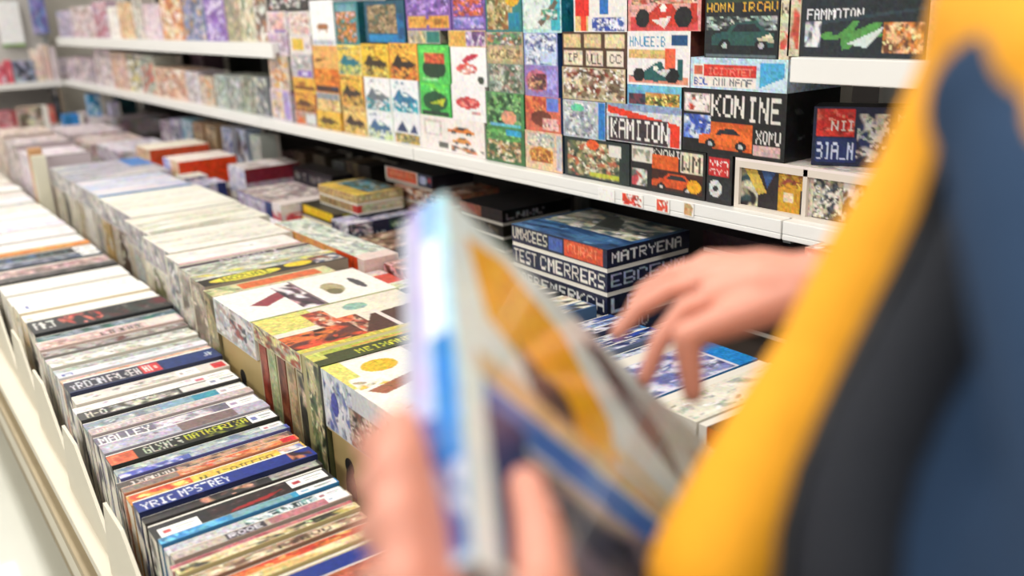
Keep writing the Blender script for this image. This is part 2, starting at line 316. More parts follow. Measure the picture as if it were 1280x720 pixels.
rows = [
 (340, 364, 112, 159, 'lilac and cream box at the bottom of the first narrow column', ('c9bcc8', nz(.05, .05, .6, .95, 'd8c090 d0b8a0 c0b0c0', 3, 4), rc(.65, .05, .95, .95, 'a08cc4')), 'b0a4b8'),
 (337, 361, 70, 111, 'beige box with orange patches above the lilac and cream box', ('ccb8a4', nz(.08, .05, .95, .95, 'd0a060 c88850 d8ccc0 b8a4a0', 4, 5)), 'b0a090'),
 (336, 360, 42, 69, 'pale mauve box with speckled picture near the empty shelf end', ('c4b4c0', nz(.08, .1, .95, .9, 'd0c0cc a894a8 b8a0b4', 4, 3)), 'a898a8'),
 (334, 359, 14, 41, 'pink box with rosy picture under the top of the first column', ('d4c4c8', nz(.1, .1, .8, .8, 'd8a0a0 e0b8a8 c0a8b8', 3, 3), rc(.3, .85, .9, .97, '8c70a8')), 'b0a0a8'),
 (333, 385, -10, 13, 'dark box with red and white marks topping the narrow columns', ('2c2c2c', nz(.05, .1, .95, .9, '2c2c2c 404040 b84040 c8c8c4 2c2c2c', 8, 3)), '2c2c2c'),
 (370, 396, 140, 168, 'grey and orange low box at the base of the second column', ('b8a8a4', nz(.05, .1, .5, .9, 'd87838 c86030 b09080', 3, 3), rc(.55, .15, .95, .8, 'ccd0d0')), 'a09088'),
 (369, 395, 117, 139, 'orange box with dark animal low in the second column', dino('b87040', 'e0a040', '603820', 'c89040'), 'b87040'),
 (367, 394, 97, 116, 'yellow box with brown band in the second column', ('dca840', rc(.05, .6, .95, .75, '70401c'), el(.4, .4, .2, .15, 'a86828')), 'c89038'),
 (364, 390, 68, 96, 'grey lilac box with violet corner in the second column', ('bcb0b4', nz(.05, .05, .95, .6, 'ccc0bc b8a8a8 a8b0b0', 4, 3), rc(.3, .68, .95, .95, '8468b8'), rc(.5, .74, .75, .9, 'd8d0e8')), 'a89cac'),
 (362, 389, 45, 67, 'white box with yellow square in the second column', ('d8d0cc', rc(.12, .12, .65, .75, 'd8b840'), nz(.7, .1, .95, .9, 'c0b0b8 e0d8d8', 2, 3)), 'b8b0b0'),
 (360, 388, 14, 44, 'pale grey box with beige picture high in the second column', ('d0c8c8', nz(.1, .1, .9, .9, 'd8c0a8 c8b0b0 e0d4cc c8a0a0', 4, 4)), 'b0a8a8'),
 (397, 426, 139, 163, 'yellow box with black animal at the bottom of the orange column', dino('dcb040', 'e8b848', '58401c', 'd8b848'), 'c89838'),
 (396, 425, 116, 138, 'grey and yellow box second from the bottom of the orange column', ('c8b490', rc(.04, .04, .96, .4, '8c9098'), nz(.05, .4, .95, .95, 'd8b060 c8a878 e0c080', 4, 2)), 'b09868'),
 (393, 424, 86, 115, 'deep orange box with dark ground in the orange column', ('d88028', nz(.05, .05, .95, .6, 'e08c30 d87828 c86820', 4, 3), nz(.05, .7, .95, .95, '502c1c 303848 402820', 5, 2)), 'c07028'),
 (391, 422, 57, 85, 'peach box with small dark dart shape atop the orange column', ('dca45c', rc(.05, .05, .95, .95, 'e0a860'), pg([(.05, .62), (.5, .52), (.4, .66), (.1, .7)], '6c4420')), 'c08848'),
 (388, 418, 0, 51, 'plain white box with small brown animal above the orange boxes', ('e8e8ea', rc(.06, .03, .94, .8, 'f2f2f2'), el(.5, .58, .24, .07, '9c6840'), rc(.3, .6, .35, .7, '9c6840'), rc(.64, .6, .69, .7, '9c6840'), rc(.04, .88, .96, .98, 'b4bcc8')), 'd8d8dc'),
 (430, 459, 133, 174, 'yellow dinosaur box at the bottom beside the white and green boxes', dino('dcb478', 'e8bc68', '3c2c28', 'd0b048'), 'c8a058'),
 (426, 454, 94, 132, 'orange dinosaur box in the middle of its column of three', dino('dca050', 'e8b440', '40342c', 'd0a048'), 'c89040'),
 (422, 452, 56, 93, 'yellow box with teal dinosaur and green ground', dino('dcc878', 'e8c040', '1c7080', 'b8c060'), 'c8b060'),
 (418, 455, 2, 51, 'teal box with orange mountain picture on the upper row', ('2c7880', nz(.06, .25, .9, .95, 'c87838 d89048 5c6848 48a0b0 a86030', 6, 6), rc(.1, .05, .9, .22, '6898a8')), '1c5864'),
 (460, 492, 139, 183, 'white box with blue hill and pale green ground', dino('dce4dc', 'e8e8f0', '3c648c', 'c0cc90'), 'ccd4cc'),
 (454, 488, 97, 138, 'white box with grey dinosaur over teal band', dino('e4e4e4', 'ececf0', '68707c', '20a0b0'), 'd4d8d8'),
 (452, 486, 55, 96, 'golden box with black dinosaur and tan ground', dino('e4b840', 'ecb830', '382c1c', 'b8ac60'), 'd0a438'),
 (456, 506, 1, 51, 'dark teal box with brown creature and blue water', ('185068', nz(.08, .1, .8, .75, '887050 685840 a89070 4c6858 907c60', 7, 6), rc(.08, .8, .95, .97, '1c80b8'), nz(.82, .3, .98, .9, '104878 1c70a8', 2, 4)), '104458'),
 (493, 526, 142, 192, 'white box with two blue peaks over olive ground', ('e4e4ea', pg([(.1, .6), (.35, .25), (.55, .6)], '2c3c64'), pg([(.6, .6), (.78, .3), (.92, .62)], '34406c'), nz(.04, .66, .96, .96, '58604c c0a040 707870 b8a858', 6, 3)), 'd0d4d8'),
 (489, 525, 100, 141, 'white box with blue whale shape over turquoise band', dino('e4ecf0', 'ececf4', '2c7098', '18a0b4'), 'd4dce0'),
 (487, 522, 54, 99, 'orange box with black dinosaur and red ground', dino('e8a040', 'f0b040', '30241c', 'd07030'), 'd08c38'),
 (526, 606, 148, 203, 'wide white box with two orange cars and grey panel', ('e8e0dc', rc(.06, .12, .36, .55, 'ccc0bc'), rc(.1, .2, .32, .5, 'e8e4e0'), car(.45, .2, .85, .45, 'd07830'), car(.52, .5, .8, .72, 'd89048'), rc(.3, .75, .45, .88, '5c5c5c'), nz(.5, .76, .98, .92, 'e8e0dc c08050 504c4c e8e0dc', 6, 2)), 'd8d0cc'),
 (526, 563, 104, 147, 'bright green box with dark turtle shape and yellow stripe', ('48b850', nz(.05, .04, .95, .3, '58d060 70d848 48c058', 4, 2), el(.5, .55, .42, .3, '1c5030'), pg([(.3, .62), (.85, .42), (.75, .66)], 'b8c030'), rc(.05, .85, .95, .97, '283c30')), '38a048'),
 (523, 562, 56, 103, 'green box with red and dark creature above the turtle box', ('50c058', rc(.05, .04, .95, .2, '68d85c'), el(.5, .62, .38, .26, '203c28'), nz(.2, .22, .85, .48, 'd05838 e07040 c04830 a84828', 5, 2), rc(.1, .85, .6, .96, '90d890')), '38a048'),
 (565, 607, 107, 153, 'white box with one large red flower-like machine', ('ece8ea', el(.48, .5, .36, .17, 'c8383c'), nz(.25, .38, .75, .62, 'd84848 b83038 e88880 a82c34', 5, 3), rc(.6, .74, .85, .8, 'd89898')), 'dcd8d8'),
 (564, 608, 59, 106, 'white box with crimson aircraft over red machine', ('eeecee', pg([(.3, .36), (.5, .2), (.82, .16), (.75, .26), (.4, .42)], 'c03048'), el(.45, .56, .3, .14, 'd86858'), nz(.25, .48, .7, .66, 'c84040 e8a898 b84848 eeecee', 5, 2), el(.84, .84, .09, .1, '384038')), 'dcdcdc'),
 (510, 550, 38, 54, 'low box with yellow picture and teal square', ('b8b0a0', nz(.05, .1, .55, .9, 'd8c090 b0a888 a89c9c', 5, 2), rc(.6, .05, .98, .95, '2c7870')), '8c8878'),
 (551, 608, 38, 56, 'low box with yellow half and violet half', ('d8c080', rc(.03, .1, .45, .9, 'd8a850'), nz(.48, .1, .98, .9, '8c60a0 d0c0d8 5c3c6c c8b0d0', 7, 2)), '7c6890'),
 (507, 563, -14, 37, 'purple box with two orange picture panels', ('7c58a0', nz(.05, .04, .95, .62, '9870c0 7850a8 a888d0 58407c', 6, 4), rc(.04, .66, .46, .96, 'd8a048'), rc(.52, .66, .95, .96, 'd89c40'), nz(.1, .74, .9, .88, 'd8a048 a06828 d89c40', 8, 1)), '5c4488'),
 (564, 607, -14, 37, 'violet box with red dragon shape', ('6c5098', nz(.05, .04, .95, .66, 'c05030 d87838 683878 7858a8 a84830', 6, 5), nz(.05, .7, .95, .96, '8c78c8 b8a8e0 6870b8', 5, 2)), '4c4470'),
 (608, 656, 161, 209, 'green jungle box with pink figure at the shelf edge', ('3c6c40', nz(.04, .04, .9, .4, '60a858 88c070 48804c', 5, 3), rc(.55, .04, .92, .2, '30a0d0'), nz(.04, .35, .9, .95, '305838 c8a878 587048 a07048 dcc8b0 284c34', 7, 5)), '24502c'),
 (608, 656, 116, 160, 'green leafy box with peach face above the jungle box', ('488850', nz(.04, .04, .92, .95, '68a860 305c38 88b878 28442c 507858', 7, 6), el(.6, .68, .2, .2, 'd89878'), rc(.1, .88, .9, .95, '60b8c8')), '24502c'),
 (611, 655, 80, 115, 'grey green box with small brown figures', ('788878', nz(.04, .05, .95, .95, '98a898 687868 a0887c b8bcb0 485c4c', 7, 5)), '506058'),
 (608, 654, 40, 79, 'tan box crowded with small faces', ('a89878', nz(.04, .04, .96, .4, 'c07850 689868 c8c0c0 606060', 6, 3), el(.3, .68, .26, .24, 'ccb088'), el(.74, .7, .22, .22, 'c8ac80'), nz(.1, .55, .92, .85, 'ccb088 6c5c40 c8ac80 a08860', 8, 3)), '506858'),
 (657, 703, 165, 221, 'pale peach box with ochre creature at the shelf edge', ('d8b898', nz(.05, .04, .8, .4, 'c8b8b0 a8b0a8 d8c8b8', 5, 3), el(.42, .6, .32, .2, 'c88c38'), nz(.15, .48, .75, .78, 'c88c38 904c30 d8a050 a86030', 6, 3), rc(.86, .04, .98, .96, 'b8b8c0')), '24384c'),
 (657, 701, 121, 164, 'red and orange box with dark beast and blue corner', ('c86850', nz(.04, .04, .6, .5, 'd87848 b84838 e08858', 4, 3), rc(.62, .04, .95, .4, '6078c8'), el(.45, .62, .3, .22, '6c3428'), nz(.5, .6, .95, .95, 'd8a8a0 c87078 e0c0b8', 4, 3)), '24487c'),
 (656, 698, 82, 120, 'violet box with red and black swirl', ('9078b8', el(.36, .5, .34, .36, 'b86880'), nz(.1, .25, .65, .8, '6c3038 c07078 503040 d0a078', 5, 4), nz(.68, .1, .95, .9, 'a8a0e0 8880c8', 2, 4)), '24487c'),
 (655, 697, 41, 81, 'pale blue box with white and navy robot', ('8c98c8', nz(.04, .04, .96, .96, 'a8b8d8 c8d0e0 50588c 8898c0 d8dce8', 6, 6), rc(.5, .55, .95, .95, 'b8c4e8')), '24487c'),
 (607, 652, -12, 38, 'olive and teal box with soldier figures', ('2c7878', nz(.04, .04, .75, .96, 'a89858 606840 c0a878 885830 c8c098', 6, 6), rc(.62, .55, .95, .96, '1c809c'), el(.75, .2, .2, .18, 'd0a020')), '1c6060'),
 (653, 716, -12, 38, 'pale aqua box with thin brown insect shape', ('a8d0d0', nz(.04, .04, .72, .92, 'd0dcd8 c0d0c8 e0e4e0', 5, 4), rc(.75, .04, .97, .96, '38a8b8'), pg([(.4, .75), (.85, .2), (.92, .3), (.5, .85)], '6c5c50'), nz(.5, .45, .9, .7, '5c6460 a07858 d0dcd8 489888', 5, 3)), '187890'),
 (706, 787, 175, 229, 'dark green box crowded with figures and one orange spot', ('202c2c', nz(.05, .1, .85, .95, '58604c c8b088 384438 a89878 d0c8b0 687048 b06048', 9, 6), el(.45, .14, .1, .12, 'e05c28'), rc(.7, .1, .88, .35, 'd8d4cc'), rc(.4, .82, .85, .93, 'b0b038')), '1c2828'),
 (704, 757, 126, 173, 'grey box with faint robot and blue end stripe', ('b0b8c0', nz(.03, .04, .8, .96, 'c8ccd0 98a4a8 b0b8bc 8890a0 d8dcdc', 7, 6), el(.35, .2, .16, .1, '60c098'), rc(.84, .02, .98, .98, '2878c0')), '384048'),
 (703, 782, 85, 126, 'sand coloured box with rows of brown and red tanks', ('b8a888', nz(.02, .03, .98, .95, 'd0c0a0 5c4838 a89878 c8b8a0 803828 e0d8c8 786850', 10, 5)), '282020'),
 (703, 784, 40, 84, 'brown box with six cream picture squares', ('4c3424', rc(.02, .06, .3, .42, 'd0b888'), rc(.36, .08, .62, .42, 'ccb48c'), rc(.68, .06, .97, .42, 'd8c8a0'), rc(.02, .52, .32, .93, 'dcccb8'), rc(.38, .54, .64, .95, 'd8c8b4'), rc(.7, .54, .95, .92, 'e0d4c4'), tx(.08, .6, .26, .84, 'IP', '3c2c28'), tx(.4, .6, .62, .9, 'VLL', '3c2c28'), tx(.74, .62, .92, .84, 'CC', '504038')), '3c2820'),
 (717, 784, -14, 38, 'box with red, white and blue blocks and small blue drawing', ('e0dcd8', rc(.02, .2, .3, .62, 'd8281c'), rc(.5, .2, .66, .6, '2468b0'), rc(.02, .64, .28, .98, 'd8b878'), rc(.14, .64, .24, .98, 'd84020'), nz(.36, .66, .96, .98, 'c8d0e8 4058a8 e0e0f0 3048a0', 8, 3)), '541c18'),
 (788, 882, 185, 256, 'black box with orange hot rod car and stacked title panels', ('18181a', rc(.02, .06, .3, .4, 'd8d4c8'), nz(.04, .1, .28, .36, 'd8d4c8 8c8878 d8d4c8', 5, 2), nz(.02, .55, .24, .92, '606860 b84848 c8c8c0', 4, 3), tx(.3, .04, .68, .2, 'KNOWI', 'dcd8d0'), rc(.3, .18, .66, .5, 'd05820'), rc(.68, .06, .96, .5, 'd8ccb8'), tx(.7, .1, .94, .46, 'WM', '50483c'), rc(.3, .5, .96, .92, '3c1810'), car(.3, .52, .9, .95, 'c84c1c'), el(.86, .75, .09, .14, 'e0a020')), '18181a'),
 (883, 915, 193, 262, 'narrow black box with red labels and a grey wheel picture', ('1c1c1e', rc(.06, .06, .9, .44, 'c0282c'), tx(.1, .14, .86, .25, 'YKO', 'e8e0dc'), tx(.1, .3, .86, .42, 'SYM', 'f0c0b8'), rc(.06, .5, .92, .93, '24262a'), el(.36, .7, .26, .18, 'c8ccc8'), el(.36, .7, .1, .07, '303030')), '161618'),
 (758, 852, 132, 188, 'box with white title letters under a slanting red stripe', ('c8c8cc', rc(0, 0, 1, .18, '8898b8'), pg([(.02, .06), (.4, .2), (.98, .42), (.98, .98), (.86, .98), (.86, .5), (.02, .25)], 'd83820'), rc(.03, .36, .84, .98, '382c34'), tx(.06, .4, .84, .9, 'KAMIION', 'e8e4e0')), '202226'),
 (784, 852, 107, 133, 'low light blue box with yellow and green vehicles', ('68b0d0', nz(.02, .4, .35, .96, '2c2c3c 6c3848 384058', 4, 2), nz(.35, .35, .98, .96, 'c89848 687830 d8b868 38482c c0783c', 7, 3)), '303438'),
 (784, 878, 39, 106, 'white and red box with blue title and low green racing car', ('e4e0e0', tx(.04, .1, .62, .28, 'HNUEEIB', '3c88b0'), rc(.72, .06, .96, .26, '1c4878'), rc(.03, .34, .62, .5, 'd0b070'), rc(.62, .32, .78, .8, 'e06040'), rc(.03, .82, .97, .97, 'd88878'), racer(.04, .45, .9, .95, '205858'), pg([(.45, .72), (.7, .68), (.62, .84)], 'c8c8cc')), '60342c'),
 (785, 877, -24, 37, 'pink box with red open wheel racing car', ('d88c88', rc(.04, .04, .96, .96, 'd8a098'), rc(.04, .7, .96, .97, 'c84444'), racer(.05, .2, .95, .95, 'c03424'), nz(.05, .1, .95, .45, 'd8a098 c87868 605c40 d8b088 b04838', 7, 3), pg([(.35, .78), (.62, .7), (.52, .95)], 'd8c8c8')), '5c2824'),
 (853, 983, 113, 186, 'black box with tall white title letters and orange sports car', ('161618', rc(.02, .08, .28, .36, 'c8b8b0'), nz(.03, .1, .27, .34, 'c84838 d8ccc4 e8e0dc 6c5850', 5, 2), tx(.3, .08, .62, .42, 'KON', 'e0dcd4'), tx(.65, .08, .95, .46, 'INE', 'd8d4cc'), nz(.02, .42, .3, .78, '3c58b8 7898d8 c8d0e0 304898', 5, 3), rc(.3, .5, .7, .92, 'c85820'), car(.18, .55, .7, .92, 'e06828'), tx(.74, .56, .96, .76, 'XOMU', 'dcd8d4'), rc(.72, .8, .96, .95, 'c8a8a4')), {'c': 1}),
 (863, 985, 73, 112, 'low pale blue box with red title bar and blue sky', ('b8d0e0', rc(.03, .2, .7, .92, 'e4dcd4'), rc(.04, .26, .14, .56, 'c86048'), rc(.15, .22, .7, .6, 'd0342c'), tx(.2, .3, .66, .54, 'ICITRTET', 'e07868'), tx(.04, .66, .2, .88, 'BOL', '4860b0'), tx(.25, .64, .66, .9, 'CULMAOE', '60646c'), rc(.74, .12, .97, .88, '48a0d0'), pg([(.74, .88), (.97, .55), (.97, .88)], 'c8dce8')), 'a8bccc'),
 (881, 974, -6, 72, 'black box with yellow title and dark green sports car', ('1c2024', rc(.02, .0, .98, .1, '304430'), tx(.02, .12, .98, .26, 'HOMN IRCAV', 'd8a838'), nz(.02, .32, .98, .55, '2c3438 708080 1c2428 a0b0a8', 9, 3), car(.1, .38, .95, .9, '28504c'), pg([(.7, .7), (.9, .6), (.96, .75)], 'c8c0a8'), rc(.02, .93, .98, .98, '5c6870')), '1c2024'),
 (975, 988, -6, 69, 'narrow cream box end with red drawing beside the green sports car box', ('ccc4a8', tx(.1, .1, .9, .3, 'W', '60584c'), nz(.1, .55, .9, .85, 'c84838 d8c8b0 b86050', 2, 3)), 'b8ac90'),
]
for i, r in enumerate(rows):
    if isinstance(r[6], dict): rows[i] = r[:6]+('161618',)
wall_boxes(rows)
# the open-fronted carton of figures and the box turned towards the aisle
def tray_box():
    p0 = px_y(917, 262, 1.53); p1 = px_y(1125, 262, 1.53)
    x0, x1 = p0[0], p1[0]
    zt = min(p[3] for p in PLACED if p[1] > x0+.02 and p[3] > SH1+.05); h = zt-.001-SH1
    t = empty('display_carton', ((x0+x1)/2, 1.65, SH1), 0, 'cream carton with framed fronts of golden, white and dark figures on the lower shelf', 'box', None)
    w_ = (x1-x0)/2
    art = ('241c20', nz(.02, .1, .14, .95, 'c8c0a8 30484c 888468 241c20', 3, 6), pg([(.03, .1), (.12, .12), (.2, .6), (.14, .66)], 'c8a848'), pg([(.16, .14), (.26, .12), (.2, .5)], '2c4c80'),
           rc(.28, .14, .42, .96, 'c89428'), nz(.28, .14, .46, .45, 'c89428 d8a838 a87820 8c3c2c', 4, 3), rc(.31, .52, .38, .72, 'dcc8a8'), rc(.47, .04, .5, .98, 'ccc0b0'),
           nz(.5, .1, .68, .9, 'b8b098 282c34 dcd4c8 4c5460 889078', 5, 7), nz(.68, .1, .84, .95, 'd8d0cc 5c4038 b8c4c8 382c34 e0dcd8', 5, 6), nz(.84, .12, .99, .96, 'b88850 dcd8d4 383c58 c8883c', 4, 5))
    link('lid', box_mesh('lid', (-w_, -.12, h-.006), (w_, .12, h), {'T': ('c8bcb0', nz(.02, .02, .98, .98, 'd4c8bc c0b4ac b8aca4 d8d0c8', 7, 4), pg([(.3, .55), (.5, .62), (.4, .75)], '4c3c34')), 'F': ('e8dcd8',)}, 'd8ccc0', 1.9), CARD, t)
    link('tray', box_mesh('tray', (-w_+.004, -.112, 0), (w_-.004, .12, h-.006), {'F': art}, 'd8ccc0', 1.9, 5), CARD, t)
    solid('front_frame', [(-w_, w_, -.12, -.112, 0, .008), (-w_, -w_+.012, -.12, -.112, .008, h-.006), (w_-.012, w_, -.12, -.112, .008, h-.006), (-.02, -.01, -.12, -.112, .008, h-.006), (-w_+.012, w_-.012, -.12, -.112, h-.02, h-.006)], mat('cream_card', 'd8cec2', .5, .05), t)
    return zt-.001
zt = tray_box()
# angled box on top of the carton
p0 = px_y(984, 150, 1.56)
kx = p0[0]+.04
zt += .001
art = ('18203c', nz(.02, .04, .28, .5, 'd02c24 c83028 e87868', 3, 3), rc(.02, .52, .3, .95, '1c2c60'), tx(.03, .6, .28, .9, 'BIALN', 'c8d0e8'), tx(.12, .22, .28, .4, 'NII', 'f0e0d8'),
       nz(.3, .1, .5, .92, '18203c e0e0dc 283868 c8c4b8', 4, 6), rc(.52, .06, .98, .34, '3c2824'), tx(.55, .12, .8, .24, 'MSTUN', 'c8c0b8'), nz(.5, .36, .98, .94, 'a88850 c0a068 584030 886838', 5, 3), el(.64, .78, .08, .13, '241c1c'), el(.88, .74, .06, .12, '241c1c'))
t = empty('kit_box', (kx+.13, 1.66, zt), math.radians(28), 'dark blue and red box with tan jeep, turned at an angle on the figure carton', 'box')
link('lid', box_mesh('lid', (-.14, -.05, 0), (.14, .02, .115), {'F': art}, '18181c', 1.9, 3), CARD, t)
link('tray', box_mesh('tray', (-.138, .02, 0), (.138, .045, .113), {}, '8c8478', 1.9, 3), CARD, t)
# upper shelf, aisle end: wide box with green aircraft, and its neighbour
X0 = px_y(1001, 40, 1.53)[0]; X1 = px_y(1158, 40, 1.53)[0]; U2 = Z(-.116)
kit_box(X0, X1, 1.53, 1.72, U2, U2+.125, 'wide black box with white title, green aircraft and orange truck on the upper shelf', {'F': ('1c2228', rc(.01, .02, .99, .98, '20282e'), tx(.05, .3, .52, .46, 'FAMMOTON', 'e8e8ec'), pg([(.02, .5), (.98, .3), (.98, .34), (.02, .56)], '2c3c44'), plane(.15, .45, .7, .9, '509048'), nz(.04, .48, .18, .85, 'c8ccd0 586068 e0e0e0', 4, 3), pg([(.4, .8), (.7, .55), (.56, .86)], 'c8d4d0'), rc(.7, .55, .96, .8, 'd08848'), nz(.68, .5, .98, .92, 'd08848 c87838 e8b888 683c28', 6, 3))}, '20262c')
kit_box(X1+.002, X1+.2, 1.53, 1.72, U2, U2+.12, 'pale orange box next to the black aircraft box on the upper shelf', {'F': ('d0a078', nz(.05, .05, .95, .95, 'd8b088 c89868 b88858', 4, 3))}, 'c09070')
kit_box(X0-.03, X0-.002, 1.53, 1.72, U2, U2+.13, 'thin cream box standing at the end of the upper shelf', {'F': ('c8c0a4', nz(.1, .1, .9, .9, 'c8c0a4 b8a888 c05040', 2, 4))}, 'b8ac90')

# ------------------------------------------------------------------ packs standing on the upper shelf, far end
ups = [(75, 92, 'lilac grey', 'a89cb8 c0b4c4 9890a8'), (93, 120, 'pale pink with brown foot', 'd8c4c8 c8b0b4 dcd0d4 a08078'), (121, 138, 'mauve and red topped', 'b8a0b0 c8b8c4 a83848'), (139, 151, 'white with oval badge', 'ece8e4 e8e4e0 dcd4cc'),
 (152, 169, 'peach and tan', 'd8b088 e0c8a8 c89868'), (170, 182, 'grey and cream striped', 'b8b0a8 d8d0c4 888884'), (183, 204, 'soft pink speckled', 'd4c0c8 c8b4bc e0d4d8'), (205, 231, 'orange and cream', 'd89860 e0c8a0 b86848 e8dcd0'),
 (232, 259, 'blue grey with gold picture', '7880a8 a8a8b8 b89868 5c6484'), (260, 284, 'purple with lavender patches', '8c68b8 b098d0 d0c0e0 7850a0'), (285, 302, 'beige and grey', 'b8a888 a89c90 8c8878'), (303, 320, 'cream and green', 'dcd4bc 708468 c8b898'), (321, 336, 'white and brown streaked', 'dcd8d0 a87858 706058')]
prev = -99
for i, (a, b, nm, cs) in enumerate(ups):
    p = px_y(a, 45, 1.54)[0]; q = px_y(b, 45, 1.54)[0]; h = .19+.02*((i*7) % 3)
    p = max(p, prev+.003); prev = q
    kit_box(p, q, 1.54, 1.62, UP1+.001, UP1+.001+h, nm+' pack standing on the far upper shelf', {'F': (cs.split()[0], nz(.04, .03, .96, .97, cs, 4, 7))}, cs.split()[0], cat='pack', name='kit_pack', group=None)
# between the two shelves, far end
mids = [(75, 93, 74, 104, 'lilac pink', 'c8b8c4 d8c8d0 b0a0b0'), (94, 117, 72, 106, 'grey mauve speckled', 'b0a0a8 c8b8bc 908890'), (119, 140, 62, 112, 'tall mauve and grey', 'c0b0b8 a89898 d0c4c8'), (141, 160, 66, 117, 'beige and rose', 'c8a890 d8c0b8 b89088'),
 (161, 176, 68, 121, 'white with yellow and dark figure', 'd8d4d0 c8b868 484c54'), (177, 194, 70, 126, 'red cornered green grey', 'b8bcb0 889488 c85040'), (196, 233, 86, 132, 'peach striped wide', 'd8b8a0 c09078 e0ccc0 a87868'), (234, 250, 90, 135, 'dusty lilac', 'c0b4bc a8989c d4ccd0'),
 (251, 268, 96, 139, 'tan with orange foot', 'b8a898 d09058 c8bcb0'), (270, 284, 94, 142, 'grey green tall', 'a8b0a8 889088 c0c8c0'), (285, 301, 95, 145, 'grey with white streak', '989c98 c8ccc8 787c78'), (302, 318, 95, 147, 'olive grey patterned', '909484 a8b0a0 6c7064'), (319, 335, 97, 150, 'slate and cream', '888c90 c8c4b4 606468')]
prev = -99
for i, (a, b, t0, b0, nm, cs) in enumerate(mids):
    p = px_y(a, (t0+b0)/2, 1.55)[0]; q = px_y(b, (t0+b0)/2, 1.55)[0]; zt = min(px_y((a+b)/2, t0, 1.55)[2], UP0-.008)
    p = max(p, prev+.003); prev = q
    kit_box(p, q, 1.55, 1.72, SH1+.001, zt, nm+' box on the far lower shelf under the upper shelf', {'F': (cs.split()[0], nz(.04, .03, .96, .97, cs, 4, 6))}, cs.split()[0])
kit_box(px_y(201, 75, 1.8)[0], px_y(235, 75, 1.8)[0], 1.8, 1.95, SH1+.001, SH1+.25, 'dark maroon box at the back of the far lower shelf', {'F': ('4c2420', nz(.05, .05, .95, .95, '4c2420 602c28 381c18', 4, 3))}, '3c1c18')
kit_box(px_y(238, 75, 1.8)[0], px_y(254, 75, 1.8)[0], 1.8, 1.95, SH1+.001, SH1+.26, 'lilac brown box between dark gaps at the back of the far shelf', {'F': ('8c7080', nz(.05, .05, .95, .95, 'a08894 785c68', 3, 4))}, '6c5460')
# ================================================================== the display table and its cardboard bins
DECK = Z(-1.09)
TX0, TX1 = -6.9, -.62
tb = empty('display_table', (-3.7, .9, 0), 0, 'long cream sided display table carrying the rows of upright boxes', 'table')
def tbp(name, bx, m): return bevel(solid(name, [(x0+3.7, x1+3.7, y0-.9, y1-.9, z0, z1) for x0, x1, y0, y1, z0, z1 in bx], m, tb), .003)
tbp('table_top', [(TX0, TX1, .25, 2.05, DECK-.03, DECK)], cream)
tbp('side_panel', [(TX0, TX1, .265, .29, .09, DECK-.03)], cream)
tbp('end_panel', [(TX1-.03, TX1, .29, 2.04, .0, DECK-.03)], cream)
tbp('edge_rail', [(TX0, TX1, .238, .265, Z(-1.2), Z(-1.17))], wood)
tbp('kick_board', [(TX0, TX1-.03, .275, .3, 0, .09)], wood)
# deck on which the loose stacks lie
MID = Z(-.80)
ps = empty('stock_platform', (-3.7, 1.6, DECK), 0, 'low dark platform under the shelf on which the loose stacks lie', 'platform')
solid('platform_top', [(TX0+3.7, TX1-.002+3.7, -.48, .44, MID-DECK-.02, MID-DECK)], mat('platform_board', '3a302a', .6, .1), ps)
solid('platform_front', [(TX0+3.7, TX1-.002+3.7, -.48, -.465, 0, MID-DECK-.02)], MATS['platform_board'], ps)
# ------------------------------------------------------------------ row 1: upright boxes, spines up
def y0r(x): return .29+.027*max(0, min(1.35, -1.61-x))
def y1r(x): return .60+.10*max(0, min(.4, -1.21-x))+.062*max(0, min(1.3, -1.61-x))
T1 = Z(-.85)
S1 = 'upright boxes in the aisle side row'
def stk(u0, u1, c='c04040', v0=.08, v1=.92): return ('T', u0, v0, u1, v1, c)
WH = 'ecebe8'
def spine(cs, n=14, k=2): return (cs.split()[0], nz(.01, .05, .99, .95, cs, n, k))
